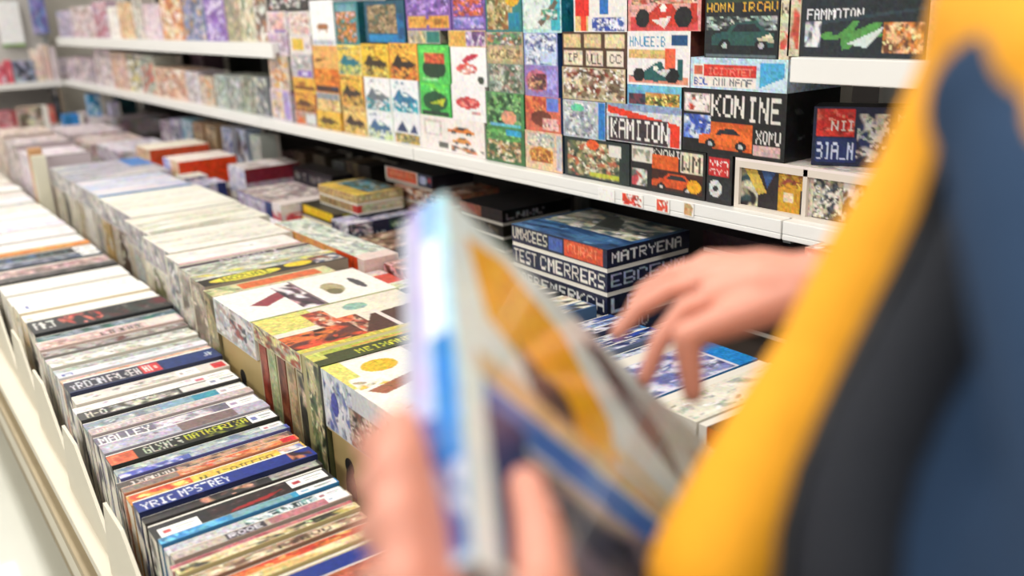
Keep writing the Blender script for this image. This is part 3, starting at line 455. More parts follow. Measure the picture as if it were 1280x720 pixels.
# (weight, label, spine print, side colour, stickers, height offset)
segA = [  # far part, from the table end to the white boxes
 (20, 'pale cream box at the far end of the row', spine('d8d0c4 e0dcd4'), 'd0c8b8', [], 0), (16, 'cream box after the far end one, grey edge', spine('dcd8cc c8c4b8'), 'c8c4b8', [], 0),
 (18, 'off white box with a tan corner in the far row', spine('e4e0d8 e0dcd4 c8a880'), 'd8d0c0', [], 0), (14, 'thin mauve grey box far down the row', spine('b8acb0 c8bcc0'), 'a8a0a0', [], 0),
 (22, 'thick white box far down the row with dark gap behind', spine('ecece8 e8e8e4'), 'd0ccc4', [], .004), (14, 'rosy white box among the far whites', spine('e8dcd8 e4d4d0 ececec'), 'c8b8b0', [], -.004),
 (20, 'white box with faint lilac print in the far row', spine('e8e8ec dcd8e4'), 'd0ccd0', [], 0), (16, 'grey topped box between two far white ones', spine('c8c8c4 bcbcb8'), 'b8b8b4', [], -.004),
 (18, 'warm white box near the dark gap of the far row', spine('ece8e0 e8e0d4'), 'd4ccbc', [], .004), (18, 'white box with pale blue streak down the far row', spine('ececec d8e0e8 ececec'), 'd0d0d0', [], 0),
 (20, 'clean white thick box before the wide pale group', spine('f0f0ee ececea'), 'd8d4cc', [], .003), (14, 'lilac streaked white box before the wide pale group', spine('e4dce8 ece8ec d8c8dc'), 'c8c0c8', [], 0),
 (22, 'wide shiny white box with pink hints', spine('f0ecee ecdce0 f4f4f4'), 'd8d4d4', [], .003), (18, 'white box with soft grey print behind the orange striped one', spine('f0f0f0 e4e4e6'), 'd8d8d8', [], 0),
 (9, 'orange striped thin box behind the black and teal one', spine('d88838 e0a050 d07028'), 'c89058', [], 0),
 (14, 'black and teal box with a white price sticker', ('18242c', nz(.0, .1, .45, .9, '2c4c54 4c7c80 182830 3c5c8c', 7, 2), rc(.48, .1, .78, .9, '141a1c'), tx(.5, .3, .74, .7, 'NOVIT', '50787c')), '182028', [stk(.8, .99, 'a0a0a8')], .002),
 (10, 'navy box with grey dots behind the pink one', spine('303c54 485468 8890a0'), '303848', [stk(.82, .98, 'a0a0b0')], 0),
 (16, 'dusty pink box with brown figures', spine('b89c9c c8a8a8 a07878 88706c'), 'a08c88', [], 0), (8, 'thin black edged box in front of the dusty pink one', spine('282828 404040 686060'), '2c2c2c', [], .002)]
segW = [(16, 'first pure white box after the black edged one', (WH, rc(.02, .85, .98, .9, 'd8d8d4')), 'e0dcd4', [], 0), (14, 'second pure white box after the black edged one', (WH, nz(.7, .2, .95, .8, 'ecebe8 dcdcdc', 5, 1)), 'dcd0b8', [], 0),
 (16, 'third pure white box, with tiny blue mark at its end', ('f0efec', el(.08, .5, .015, .2, '6878a8')), 'e0d0b0', [], .001), (14, 'fourth pure white box, with a red and blue corner print', ('f0eeea', nz(.02, .3, .15, .95, 'f0eeea e8b8b0 f0eeea', 4, 2)), 'e4c898', [], 0)]
segB = [
 (20, 'black box with white letters and red and green print behind the grey ones', ('15181c', tx(.03, .2, .17, .75, 'FMMOT', 'd8d8d4'), nz(.2, .1, .5, .9, '15181c b83c34 1c2c30 c86858', 9, 2), nz(.5, .1, .96, .9, '1c2020 28302c 482428 3c4440', 9, 2), rc(.92, .1, .99, .6, '5c2028')), '14161a', [], .004),
 (10, 'slate blue thin box with green patch', spine('586874 2c5048 8894a0 1c6858'), '505c68', [], 0), (12, 'rose and cream box with black scribble on its spine', ('ccb4b0', nz(.02, .1, .5, .9, 'c8a098 d0b8b4 c09890', 6, 2), tx(.42, .3, .72, .85, 'EMTVANZO', '202020'), rc(.75, .1, .98, .9, 'd4d0c8')), 'c0a8a0', [], 0),
 (8, 'maroon ended grey box', spine('8c8480 60302c a09c98 b0aca8'), '888480', [], 0), (9, 'light grey thin box in front of the maroon ended one', spine('b8b8b4 a8a8a4 c8c8c4'), 'b0b0b0', [], 0), (9, 'cream grey box with white tip', spine('c8c4b8 b8b4a8 e0e0dc'), 'c0bcb0', [], .001),
 (9, 'mid grey box with smooth spine', spine('a8aca8 b8bcb8 989c98'), 'a0a0a0', [], 0), (8, 'bluish white box with small blue letters', ('dcdce4', tx(.03, .25, .1, .8, 'A', '5060a0'), nz(.3, .2, .9, .8, 'dcdce4 c8c8cc', 6, 1)), 'd0d0d4', [], 0),
 (8, 'salmon and pale orange thin box behind the navy one', spine('d8a898 d89070 e0b8a8'), 'c89888', [], .001)]
segC = [
 (15, 'navy box with white letters and a red word', ('1c2c5c', rc(.0, .1, .55, .95, '282838'), tx(.02, .2, .24, .85, 'YRDON', 'ccccd4'), tx(.26, .2, .46, .85, 'PRLKEN', 'd4d0d0'), rc(.47, .08, .6, .92, 'c8383c'), tx(.49, .2, .58, .8, 'MIX', 'f0dcd8'), rc(.62, .02, .98, .98, '14306c'), tx(.9, .3, .97, .7, 'JM', 'c0c8d8')), '1c2444', [], .003),
 (11, 'beige white box with red tip', ('d8d0c8', nz(.05, .2, .7, .8, 'd8d0c8 c0b8b0 e0dcd8', 9, 2), rc(.9, .1, .99, .9, 'c83038')), 'ccc4b8', [stk(.66, .8, 'c0a8a8')], 0),
 (10, 'white box with two price stickers and lilac print', spine('e0dce0 d0c8d0 ecebec'), 'd8d4d4', [stk(.74, .98, 'c06878')], 0),
 (11, 'dark grey and cream lettered box', ('3c3c3c', tx(.04, .15, .16, .9, 'MHO', 'd0ccc4'), nz(.18, .15, .6, .85, 'b8b4a8 888884 ccc8bc 504c48', 9, 2), rc(.62, .1, .8, .9, 'd8d4d0')), '302f30', [stk(.8, .99, '9898b8')], .001),
 (12, 'grey box shading to teal at the sticker end', ('8c98a4', rc(.45, .05, .66, .95, '80a0b0'), rc(.66, .05, .82, .95, '3c90a4'), nz(.02, .2, .4, .8, '8c98a4 a8a8ac 7c8088', 6, 1)), '788088', [stk(.82, .99, 'b0a0a8')], 0),
 (9, 'pinkish grey thin box with faint letters', ('b8a8a8', tx(.04, .3, .3, .75, 'MATIN', 'd8cccc'), rc(.4, .1, .9, .9, 'c0b4b4')), 'a89c9c', [], 0),
 (13, 'dark violet box with bold white letters', ('6c6878', tx(.02, .12, .32, .92, 'MALLEY', 'f0f0f0'), nz(.34, .1, .7, .9, 'd8d0d4 888090 c8c4cc', 6, 2)), '403c50', [stk(.8, .99, 'a090b0')], .001),
 (14, 'lilac grey box with brown middle', ('a8a4b4', rc(.45, .05, .8, .95, '786464'), nz(.02, .2, .4, .8, 'a8a4b4 b8b4c4', 6, 1)), '9894a0', [], 0),
 (16, 'black box with yellow letters and an orange corner', ('141812', rc(0, .05, .15, .95, 'd86038'), nz(.02, .2, .13, .8, 'e88058 d86038 b84828', 3, 1), tx(.2, .12, .42, .85, 'GLXMIR', 'c0c0b0'), tx(.44, .12, .82, .62, 'MATKARIXA', 'c8c838'), nz(.44, .66, .82, .95, '141812 788028 141812', 9, 1)), '181a14', [stk(.83, .99, '6878a8')], .002),
 (11, 'silver blue box with green shimmer', spine('a0a8a8 8898a8 b0b8b0 687c98'), '8088a0', [stk(.86, .99, 'c07080')], 0),
 (8, 'blue purple box with white dashes', ('4858a0', nz(0, .1, .35, .9, '5058b0 c8c8e0 6068b8', 9, 1), rc(.4, .1, .98, .9, 'a0a8b0')), '50508c', [], 0),
 (11, 'brown box with white script letters', ('4c403c', tx(.06, .25, .3, .85, 'IXAMMU', 'd8d0c8'), nz(.32, .1, .98, .9, '786058 c09078 a88868 584c48', 10, 2)), '403632', [], .001),
 (10, 'orange and red flame printed box with red tip', ('c87848', nz(.3, .05, .9, .95, 'd88848 d04c2c c8a080 b86838', 9, 2), rc(.9, .05, .99, .95, 'c82830'), rc(0, .1, .3, .9, '807068')), 'b87050', [], 0),
 (16, 'yellow banded box with dark letters and orange flame end', ('d8b050', nz(0, .05, .34, .98, 'd87830 c83c24 e0a048 f0c868', 6, 2), rc(.34, .12, .84, .9, 'dcb84c'), tx(.38, .35, .8, .8, 'N IEAJDERA', '3c3420'), nz(.85, .1, .99, .9, '7888b8 c8a898 d8d0d0', 3, 2)), 'c08c40', [], .002)]
segD = [
 (.052, 'broad blue box with slanted white letters', ('0c2c80', rc(.0, .0, 1, .06, '081c50'), tx(.03, .3, .2, .88, 'YRIO', 'e4e8f0'), tx(.23, .2, .5, .86, 'MPSTREY', 'e4e8f0'), nz(.86, .05, .98, .9, '2c1c2c b87858 5c2c38 0c2c80', 3, 2)), '0c1c4c', [], .004),
 (.03, 'grey and black box with pale orange text, in front of the broad blue one', ('302c2c', nz(.3, .1, .62, .9, '302c2c c89078 4c4444', 7, 1), rc(.7, .05, .98, .9, 'a8a49c'), rc(.72, .5, .9, .7, '807c78')), '2c2828', [], 0),
 (.062, 'thick black box with red streak and two wide white stickers', ('18181a', nz(.3, .1, .75, .9, '18181a 281c1e 301c1e', 7, 3), pg([(.42, .7), (.72, .45), (.62, .75), (.4, .85)], '981c20')), '141416', [('T', .03, .35, .24, .95, 'c04048'), ('T', .76, .08, .98, .7, 'b83c48')], .002),
 (.026, 'bright blue and grey box behind the teal lettered one', ('3c88b8', nz(.0, .1, .35, .9, '2880c0 60b0d8 1c70b0', 6, 1), rc(.38, .1, .74, .9, '7098a0'), rc(.72, .0, .98, 1, '2c90b8')), '2870a0', [stk(.76, .99, '88a8c8')], 0),
 (.034, 'grey box with teal and black scribbled letters', ('b0b4b4', rc(.0, .1, .4, .95, 'b8b8bc'), nz(.42, .1, .95, .95, '203438 70a0a0 d8e0e0 385c60', 12, 2), tx(.5, .25, .85, .75, 'SCUVMS', 'e0e8e8')), '9098a0', [stk(.84, .99, 'a06878')], 0),
 (.03, 'sandy grey box with white code panel', ('b0a498', rc(.28, .1, .5, .9, '302838'), tx(.3, .25, .48, .8, 'ROOE', 'e0dce4'), rc(.52, .1, .98, .9, 'b07078')), 'a09488', [stk(.86, .99, '8890b8')], 0),
 (.024, 'pink red box with cream underline', ('b06068', nz(.02, .05, .98, .5, 'b06068 c07878 984850', 10, 1), rc(.0, .55, 1, .95, 'd8c8a8')), 'a05058', [], 0),
 (.026, 'cream box with black and olive slash print', ('d0c090', nz(.02, .05, .98, .95, 'd0c090 282820 b8a860 e0d0a8', 12, 2)), 'b8a878', [], .001),
 (.03, 'brown and cream box with small lettering', ('a88870', nz(.02, .1, .98, .9, 'a88870 d8c8a8 6c4c3c c8b090', 12, 2), tx(.5, .3, .8, .8, 'RIEVU', '3c2c24')), '8c6c58', [], 0),
 (.032, 'orange and red streaked box', ('d07838', nz(.02, .05, .98, .95, 'd87838 c84428 e0a858 b83020', 12, 2)), 'b05c30', [], 0),
 (.024, 'pale yellow thin box in front of the orange streaked one', ('dcc890', nz(.02, .1, .98, .9, 'dcc890 c8a868 e8d8b0', 8, 1)), 'c8b478', [], 0),
 (.055, 'deep blue box with plain spine closest to the aisle corner', ('102c80', rc(.0, .0, 1, .08, 'c8b890'), nz(.3, .3, .8, .9, '102c80 183890', 5, 1)), '0c2060', [], 0),
 (.04, 'rusty red box in front of the deep blue one', spine('983c28 b05838 7c2c20'), '7c3020', [], 0), (.05, 'white and teal box at the table corner', spine('d0d8d8 3c8c98 e0e4e4'), 'b0c0c0', [], -.002)]
XF, XA, XW, XB, XC = -6.2, px_z(3, 357, T1)[0], px_z(28, 405, T1)[0], px_z(80, 481, T1)[0], px_z(163, 633, T1)[0]
def py_of_x(X):       # how far apart boxes look: used only to share out thickness measured in the photo
    return 1.0/(-X-.12)
def spread_x(a, b, ws, persp=True):
    s = sum(ws); out = [a]; k = 0
    for q in ws:
        k += q/s
        out.append(a+(b-a)*k if not persp else -(1.0/(py_of_x(a)+(py_of_x(b)-py_of_x(a))*k)+.12))
    return out
def place_row1(seg, xs):
    for (wt, lab, art, side, st, dz), a, b in zip(seg, xs, xs[1:]):
        xm = (a+b)/2; jy = ((SEED[0]*37) % 9-4)*.0012
        kit_box(a+.0013, b-.0013, y0r(xm)+jy+.004, y1r(xm)+jy*.5, DECK, T1+dz+((SEED[0]*53) % 7-3)*.0017, lab, {'T': art, 'F': (side, nz(.0, .02, 1, .98, side+' '+'ddd6c8', 2, 6))}, side, 'e8e4da', 'x', sticker=st, lidf=.86)
place_row1(segA, spread_x(XF, XA, [s[0] for s in segA], False))
place_row1(segW, spread_x(XA, XW, [s[0] for s in segW]))
place_row1(segB, spread_x(XW, XB, [s[0] for s in segB]))
place_row1(segC, spread_x(XB, XC, [s[0] for s in segC]))
xs = [XC]
for s in segD: xs.append(xs[-1]+s[0])
place_row1(segD, xs)
ROW1_END = xs[-1]
# cardboard bins standing along the table edge
BT = Z(-.90)
bx = -6.2; k = 0
binends = [-6.2, -5.76, -5.32, -4.88, -4.44, -4.0, -3.56, -3.12, -2.70, -2.26, -1.82, -1.38, -.94]
wheres = ['at the far end of the table', 'second from the far table end', 'third from the far table end', 'fourth from the far table end', 'fifth from the far table end', 'under the far white boxes', 'below the black and teal box', 'below the pure white boxes',
          'below the black box with red and green print', 'below the navy box with a red word', 'below the black box with yellow letters', 'below the broad blue box', ]
for (a, b), wh in zip(zip(binends, binends[1:]), wheres):
    xm = (a+b)/2; t = empty('cardboard_bin', (xm, .276, DECK), 0, 'cream cardboard bin '+wh, 'bin', None)
    h = BT-DECK; L = (b-a)/2
    yo = y0r(xm)-.29-.004
    prism('side_wall', [(-L+.003, 0), (L-.003, 0), (L-.003, .03), (-L+.19, h), (-L+.06, h), (-L+.003, .04)], yo-.004, yo+.003, cream, t)
    solid('bin_floor', [(-L+.003, L-.003, yo+.003, yo+.012, 0, .004)], cream, t)
# ------------------------------------------------------------------ row 2
def y2(x): return .69+.075*max(0, min(1.5, -2.3-x))
T2 = Z(-.69)
tan = mat('kraft_card', 'c2aa74', .6, .08, 12)
hole = mat('hand_hole_black', '0c0a08', .8, 0)
def crate(x0, x1, y0, y1, zt, lab, holes=()):
    t = empty('cardboard_crate', ((x0+x1)/2, (y0+y1)/2, DECK), 0, lab, 'crate', None)
    L = (x1-x0)/2; D = (y1-y0)/2; h = zt-DECK
    solid('carton_body', [(-L, L, -D, D, 0, h)], tan, t)
    for hx_, hz in holes:
        pts = [(hx_+.016*math.cos(a), hz+.016*math.sin(a)) for a in [i*math.pi/8 for i in range(17)][2:15]]
        pts = [(hx_+.019*math.cos(a*math.pi/9), hz+.03+.019*math.sin(a*math.pi/9)) for a in range(-2, 12)]+[(hx_-.022, hz-.01), (hx_-.022, hz-.04), (hx_+.022, hz-.04), (hx_+.022, hz-.01)]
        o = prism('hand_hole', pts, -D-.0012, -D+.001, hole, t); o['label'] = 'black keyhole shaped hand hole'
ar_pics1 = ('ece6dc', rc(0, 0, 1, .03, 'd8d0c8'), rc(.0, .0, .12, .45, 'd8d070'), nz(.03, .3, .3, .48, 'ece6dc e0b848 ece6dc', 4, 2), el(.3, .2, .12, .1, 'd8b030'), rc(.56, .0, .62, 1, 'b0a4a0'), pg([(.05, .52), (.4, .42), (.5, .5), (.12, .62)], '9c6048'), el(.55, .4, .03, .05, '38302c'), pg([(.1, .86), (.35, .74), (.42, .8), (.2, .92)], 'd89030'), el(.33, .78, .08, .05, 'd8a838'), rc(.66, .1, .96, .9, 'ece8e4'))
side_pic = ('ccd0d4', nz(.02, .02, .4, .98, 'd0d4dc 6878b0 b8c0cc a0acb8 e0e4e8', 5, 4), el(.16, .5, .05, .2, '4048a0'), nz(.35, .35, .98, .98, '988c80 5c4c44 b0a498 302c2c c8bcb0 8c5c50', 9, 5), rc(.82, .15, .92, .5, 'c03c34'), rc(.6, .0, .98, .12, 'dcd8d4'))
x_a, x_b, x_c, x_d, x_e = -2.275, -2.0, -1.728, -1.63, -1.298
crate(x_d+.002, x_e-.002, .70, 1.02, Z(-.825), 'tan cardboard crate with black hand hole under the big white picture box', [(-.092, .172)])
kit_box(x_d+.001, x_e-.001, .69, .69+.33, Z(-.825), T2, 'big white box with yellow and brown model pictures on a tan crate', {'T': ar_pics1, 'F': side_pic, 'R': ('d0ccc8', nz(.05, .1, .95, .9, 'd0ccc8 8890a0 c0a890', 6, 4))}, 'd8d4cc', 'c8b078', 'z', lidf=.96)
kit_box(x_c+.001, x_d-.001, .69, 1.03, DECK, T2+.002, 'olive green upright box with yellow lettering along its spine', {'T': ('3c4424', rc(0, 0, 1, .28, 'a8b048'), rc(.0, .0, .1, .6, 'c0c060'), rc(.3, .12, 1, .26, 'c89048'), tx(.28, .5, .98, .82, 'MEIXANPOMTLE', 'c8c838')), 'F': ('a8a878', nz(.05, .02, .95, .98, 'b8b088 486040 d0c8a0 384030 788058', 3, 9), rc(.85, 0, 1, 1, '24281c'))}, '4c5030', 'b0a878', 'x')
crate(x_a+.002, x_b-.002, .70, 1.02, Z(-.79), 'tan cardboard crate with hand hole under the white box of small models', [(-.005, .185)])
kit_box(x_a+.001, x_b-.001, .69, 1.09, Z(-.79), T2-.004, 'white box with maroon vehicle and small model pictures', {'T': ('eae6e0', pg([(.12, .5), (.4, .22), (.42, .4), (.2, .62)], '8c3844'), nz(.36, .1, .5, .95, '503c48 c8a0a8 302c34 e0d8dc', 3, 6), rc(.5, .02, .52, .98, '806c74'), el(.68, .5, .07, .18, 'a89c78'), el(.66, .62, .05, .1, '70684c'), el(.86, .5, .03, .2, '484850'), rc(0, .93, 1, 1, '8c9058')), 'F': ('c8ccd0', nz(.02, .02, .98, .98, 'd4d4d4 a8b0b8 b0a49c e0dcd8', 5, 4), nz(.4, .3, .8, .7, 'a05048 485058 c8c4c0', 3, 3))}, 'd8d4cc', 'c8b078', 'z', lidf=.97)
stripes = [('dark red', '8c3420', 'a04830 702818'), ('pale green', 'a8b080', 'b8bc90 8c9c70'), ('rusty brown', '7c4028', '8c5038 5c2c1c'), ('sand beige', 'b8a078', 'c8b088 8c7858'), ('dark patterned', '585040', 'a89878 3c3c34 d0c0a0')]
q = (x_c-x_b)/5
for i, (nm, c1, c2) in enumerate(stripes):
    kit_box(x_b+i*q+.001, x_b+(i+1)*q-.001, .695, 1.04, DECK, Z(-.735), nm+' upright box under the brown and white picture box', {'F': (c1, nz(.02, .02, .98, .98, c2+' '+c1, 2, 10))}, c1, 'c0b490', 'x')
kit_box(x_b+.001, x_c-.001, .69, 1.075, Z(-.735), T2, 'flat picture box with dark brown ship and orange flames', {'T': ('dcd4c4', rc(.0, .0, .35, .45, 'd0c870'), nz(.28, .1, .55, .95, 'b84c34 d87048 5c2c28 c8a890 883830', 6, 6), nz(.0, .55, .45, 1, '5c302c d04c30 d87038 3c2420', 4, 4), rc(.42, .05, .75, .4, 'e0dcc8'), el(.62, .2, .08, .1, '88b0a0'), pg([(.45, .9), (.62, .5), (.98, .45), (.97, .85), (.6, .95)], '4c2c28'), rc(.66, .4, .69, .95, 'e0d4cc'), rc(0, .93, 1, 1, 'c8b850')), 'F': ('c8c0a0', nz(.02, .02, .98, .98, 'd8d090 a85038 b8b098 807058', 7, 3))}, 'c8c090', 'b8a878', 'z', lidf=.95)
# upright and flat boxes further along row 2
def up2(a, b, lab, top, side, fc, z=T2, ylen=.35, bot=DECK):
    y = y2((a+b)/2)
    kit_box(a+.001, b-.001, y, y+ylen, bot, z, lab, {'T': top, 'F': (side, nz(.02, .02, .98, .98, fc, max(2, int((b-a)*20)), 8))}, side, 'd0c8b0', 'x', lidf=.9)
up2(-2.36, x_a, 'green and cream upright box with orange strip on top', ('c8c498', rc(.25, .1, .9, .8, 'd06838'), nz(.0, .05, .25, .95, 'c8c498 909c70', 3, 2)), '7c7454', '8c8460 5c5038 a89c70 48442c', T2-.004)
up2(-2.50, -2.36, 'black upright box with yellow oval name plates', ('1c1c16', rc(0, 0, 1, .4, 'b0b098'), nz(0, 0, 1, .42, 'b8bcb0 989c8c c8c8b8 80887c d0c860', 9, 2), el(.3, .72, .24, .24, 'd8d040'), tx(.14, .58, .46, .86, 'MOZUAI', '2c2c14'), el(.68, .62, .1, .2, 'd8c028'), nz(.78, .3, .99, .9, 'd8d4cc 8c5040 405068 c8c0b8', 4, 3)), '988c7c', 'a89888 6c5c4c c8bcac 54483c', T2+.002, .42)
up2(-2.64, -2.50, 'grey white upright box with dark edge behind the oval plate one', ('b8bcb4', nz(.02, .3, .98, .98, 'c8ccc8 a0a49c b8bca8 888c84', 9, 3), rc(0, 0, 1, .22, '38283c'), tx(.3, .03, .75, .2, 'MENOKLI', 'c8c0c8')), 'a8a094', 'b8b0a4 8c8478 d0c8bc 746c60', T2, .40)
up2(-2.80, -2.64, 'white upright box with faint pink line', ('e4e0dc', rc(0, .86, 1, .98, 'c89ca0'), nz(.05, .1, .9, .7, 'e8e4e0 dcd8d4 ececec', 8, 2)), 'b8b4b0', 'c8c4bc a09c98 dcd8d0 6c7078', T2, .38)
# flat tier on upright tier
flat = [(-3.10, -2.80, 'flat ivory box with grey print behind the white upright one', 'e4e1d8', 'e8e5dc dedbd0 d0cdc0 e6e3da', .40), (-3.42, -3.10, 'flat cream box with grey green patch', 'dedbcf', 'e2dfd2 c8c8b4 dcd9ca e4e1d6 b0ad9c', .42), (-3.94, -3.42, 'flat pale yellow box in front of the blue edged one', 'e4e2d8', 'e6e4da e0ddd0 eae8e0', .40),
        (-4.42, -3.94, 'flat lilac and white box with bright blue front edge', 'c8ccdc', 'd8d8e0 c0c4d8 e0d4d8 b8c0d8', .375), (-4.98, -4.42, 'flat grey lilac box with deep blue corner', 'a8a8b4', 'b0acb8 989ca8 c8c4c0 a8a4b0', .43)]
for a, b, lab, sc, fc, yl in flat:
    y = y2((a+b)/2); ops = [sc, nz(.02, .02, .98, .98, fc, 2, 9), rc(0, .97, 1, 1, '6c685c')]
    if 'blue front' in lab: ops += [rc(0, .9, 1, 1, '1c6ca0')]
    if 'blue corner' in lab: ops += [rc(.75, .0, 1, .5, '3878c0')]
    kit_box(a+.001, b-.001, y, y+yl, Z(-.775), T2, lab, {'T': tuple(ops), 'F': ('b8b4b0', nz(.02, .05, .98, .95, 'c4c0bc a09ca0 b4b0a8 8c8890', 8, 2)), 'R': (sc, rc(0, 0, 1, 1, '2070a0')) if 'blue front' in lab else (sc,)}, 'b8b4b0', 'd0ccc4', 'z', lidf=.95)
low = ['cream', 'dark slate', 'ivory', 'tan', 'white', 'grey', 'ochre', 'pale pink', 'dark brown', 'light sand', 'silver', 'bone white', 'olive', 'pearl']
lc = ['cfc5b0', '4c4c50', 'ddd6c2', 'b09870', 'e0dcd4', '989490', 'b8985c', 'c8b0a8', '4c382c', 'c8b898', 'b8b8b8', 'd8d0bc', '6c6c4c', 'd0ccc8']
xl = -4.98
for i, (nm, c1) in enumerate(zip(low, lc)):
    wd = (.19, .12, .17, .14)[i % 4]
    b = min(xl+wd, -2.80)
    y = y2((xl+b)/2)
    wh = ['standing under the flat grey lilac box', 'under the flat lilac and white box', 'under the flat pale yellow box', 'under the flat cream box', 'under the flat ivory box'][min(4, max(0, int((xl+4.98)/.45)))]
    kit_box(xl+.002, b-.002, y+.006+.004*(i % 2), y+.30, DECK, Z(-.777), nm+' upright box '+wh, {'F': (c1, nz(.02, .02, .98, .98, c1+' '+c1+' c8c0b4', 3, 7))}, c1, 'c8c0ac', 'x')
    xl = b
    if xl >= -2.81: break
# tall boxes between the rows at the far end
for a, b, nm, c1, cs, zt in [(-5.14, -5.07, 'tall orange tan box standing at the far break of the second row', 'c8986c', 'd0a078 b88458 d8b090', Z(-.60)), (-5.06, -5.0, 'tall white box next to the orange tan one', 'dcd8c4', 'e0dcc8 d0ccb4', Z(-.63))]:
    kit_box(a, b, .74, .80, DECK, zt, nm, {'F': (c1, nz(.02, .02, .98, .98, cs, 2, 8))}, c1, 'd0c8b0', 'x')
far = [(-5.55, -5.16, 'lilac white flat box beyond the tall orange tan one', 'd0c4cc', 'd8ccd4 c8b8c4 e0d8dc', .9, Z(-.66)), (-6.0, -5.57, 'mauve flat box with dark front edge far down the table', 'b8a8ac', 'c0b0b4 a89c9c d0c4c4', .85, Z(-.64)), (-6.5, -6.02, 'beige pink flat box at the far table end', 'c8b4a8', 'd0bcb0 b8a498 dcccc0', .9, Z(-.63))]
for a, b, lab, sc, fc, yl, zt in far:
    kit_box(a, b, .76, .76+.28, DECK, zt, lab, {'T': (sc, nz(.02, .02, .98, .98, fc, 8, 4), rc(0, .88, 1, 1, '4c4448')), 'F': (sc, nz(0, 0, 1, 1, fc, 6, 4))}, sc, 'd0c8c0', 'z', lidf=.5)
# ------------------------------------------------------------------ row 3: loose stacks between the upright rows and the shelf
def flat_px(nl, nr, ztop, h, depth, label, arts, side, axis='z', rz=0, y=None, bot=None, **k):
    """a lying box: photo pixels of its aisle-side top corners, on the level ztop"""
    a = px_z(*nl, ztop); b = px_z(*nr, ztop)
    yy = (a[1]+b[1])/2 if y is None else y
    return kit_box(a[0], b[0], yy, yy+depth, ztop-h if bot is None else bot, ztop, label, arts, side, axis=axis, rz=rz, **k)
def lying(x0, x1, y0, y1, z0, z1, label, top, front, end, side, rz=0, **k):
    a = {}
    if top: a['T'] = top
    if front: a['F'] = front
    if end: a['R'] = end
    return kit_box(x0, x1, y0, y1, z0, z1, label, a, side, axis='z', rz=rz, **k)
def stack(x0, x1, y0, y1, z, items, **k):
    for h, lab, top, front, end, side in items:
        lying(x0, x1, y0, y1, z, z+h-.0005, lab, top, front, end, side, **k); z += h
    return z
# dark blue stack under the shelf (long side to the aisle, short end to the table head)
bl = 'e8e4dc'
stack(-1.93, -1.55, 1.40, 1.68, MID, [
 (.06, 'white blue box at the bottom of the dark blue stack', ('d8d8d8',), ('c8ccd4', tx(.05, .2, .95, .8, 'INEUKEBEM', '303c60')), ('24304c', tx(.05, .2, .5, .8, 'MLUV', 'b8c0d0')), '303c58'),
 (.062, 'navy box with white letters, third from top of the dark blue stack', ('18284c',), ('141c38', tx(.02, .2, .3, .8, 'COER', 'dcdcd8'), tx(.33, .2, .97, .8, 'EMERKCH', 'dcdcd8')), ('141c34', tx(.05, .15, .9, .85, 'LECYM', 'b8c4dc')), '141c38'),
 (.06, 'navy box with bold white letters, second from top of the dark blue stack', ('1c2c54',), ('182040', tx(.02, .15, .28, .85, 'TEST', 'd8d4cc'), tx(.32, .15, .98, .85, 'CMERRERS', 'e4e0d8')), ('141c38', tx(.04, .15, .94, .8, 'EBCEYM', 'a8b4cc')), '162040'),
 (.058, 'dark blue box with red label and aircraft picture, top of the dark blue stack', ('34506c', nz(.0, .0, .5, 1, '2c5484 3c6890 1c3c64', 5, 4), nz(.35, .05, .98, .95, 'c0bcac 485c60 d8d4c8 8c9088 b0a890', 7, 6), pg([(.4, .5), (.9, .3), (.85, .5), (.5, .7)], '505450')), ('14203c', tx(.01, .15, .4, .8, 'UMXCEES', 'd8d4c4'), rc(.42, .1, .56, .9, '405ca0'), rc(.58, .08, .96, .92, 'd05030'), tx(.62, .25, .92, .75, 'CVRXI', 'e88860')), ('101830', tx(.05, .2, .9, .8, 'MATRYENA', 'e8e8e8')), '141c38')])
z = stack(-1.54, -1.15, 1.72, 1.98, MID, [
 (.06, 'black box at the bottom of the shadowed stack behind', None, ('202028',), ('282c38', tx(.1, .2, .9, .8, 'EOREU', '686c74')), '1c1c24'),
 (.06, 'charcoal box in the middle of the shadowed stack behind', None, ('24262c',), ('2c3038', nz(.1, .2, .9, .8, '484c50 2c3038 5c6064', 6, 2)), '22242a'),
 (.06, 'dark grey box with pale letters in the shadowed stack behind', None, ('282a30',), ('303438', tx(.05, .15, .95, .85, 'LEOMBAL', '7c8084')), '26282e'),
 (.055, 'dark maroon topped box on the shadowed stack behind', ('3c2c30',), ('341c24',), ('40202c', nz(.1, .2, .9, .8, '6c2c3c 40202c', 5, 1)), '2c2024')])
# slanting thin blue boxes in front of the dark blue stack
for i in range(7):
    a = -1.53+.034*i
    nm = ['cobalt', 'pale blue', 'navy', 'sky blue edged', 'royal blue', 'grey blue', 'white and blue'][i]; c1 = ['1c4088', '88a0c8', '14244c', '3c78b0', '2448a0', '607090', 'c0c8dc'][i]
    kit_box(a, a+.031, 1.08, 1.385, MID, MID+.09+.004*(i % 3), nm+' box in the blue file before the navy stack, '+['closest to the package', 'second along', 'third along', 'in its middle', 'fifth along', 'sixth along', 'at its end'][i], {'T': (c1, nz(.02, .1, .98, .9, c1+' '+c1+' d0d4e0 '+'203060', 10, 2)), 'F': (c1, nz(.05, .1, .95, .9, c1+' e0e0e0', 2, 3))}, c1, axis='x', rz=0)
fcols = [('yellow green', 'c8c890'), ('dark teal', '28505c'), ('ivory', 'd8d4b8'), ('indigo', '303878'), ('cream', 'd8c8a0'), ('blue black', '1c2434'), ('pale tan', 'c8b898'), ('steel blue', '486890')]
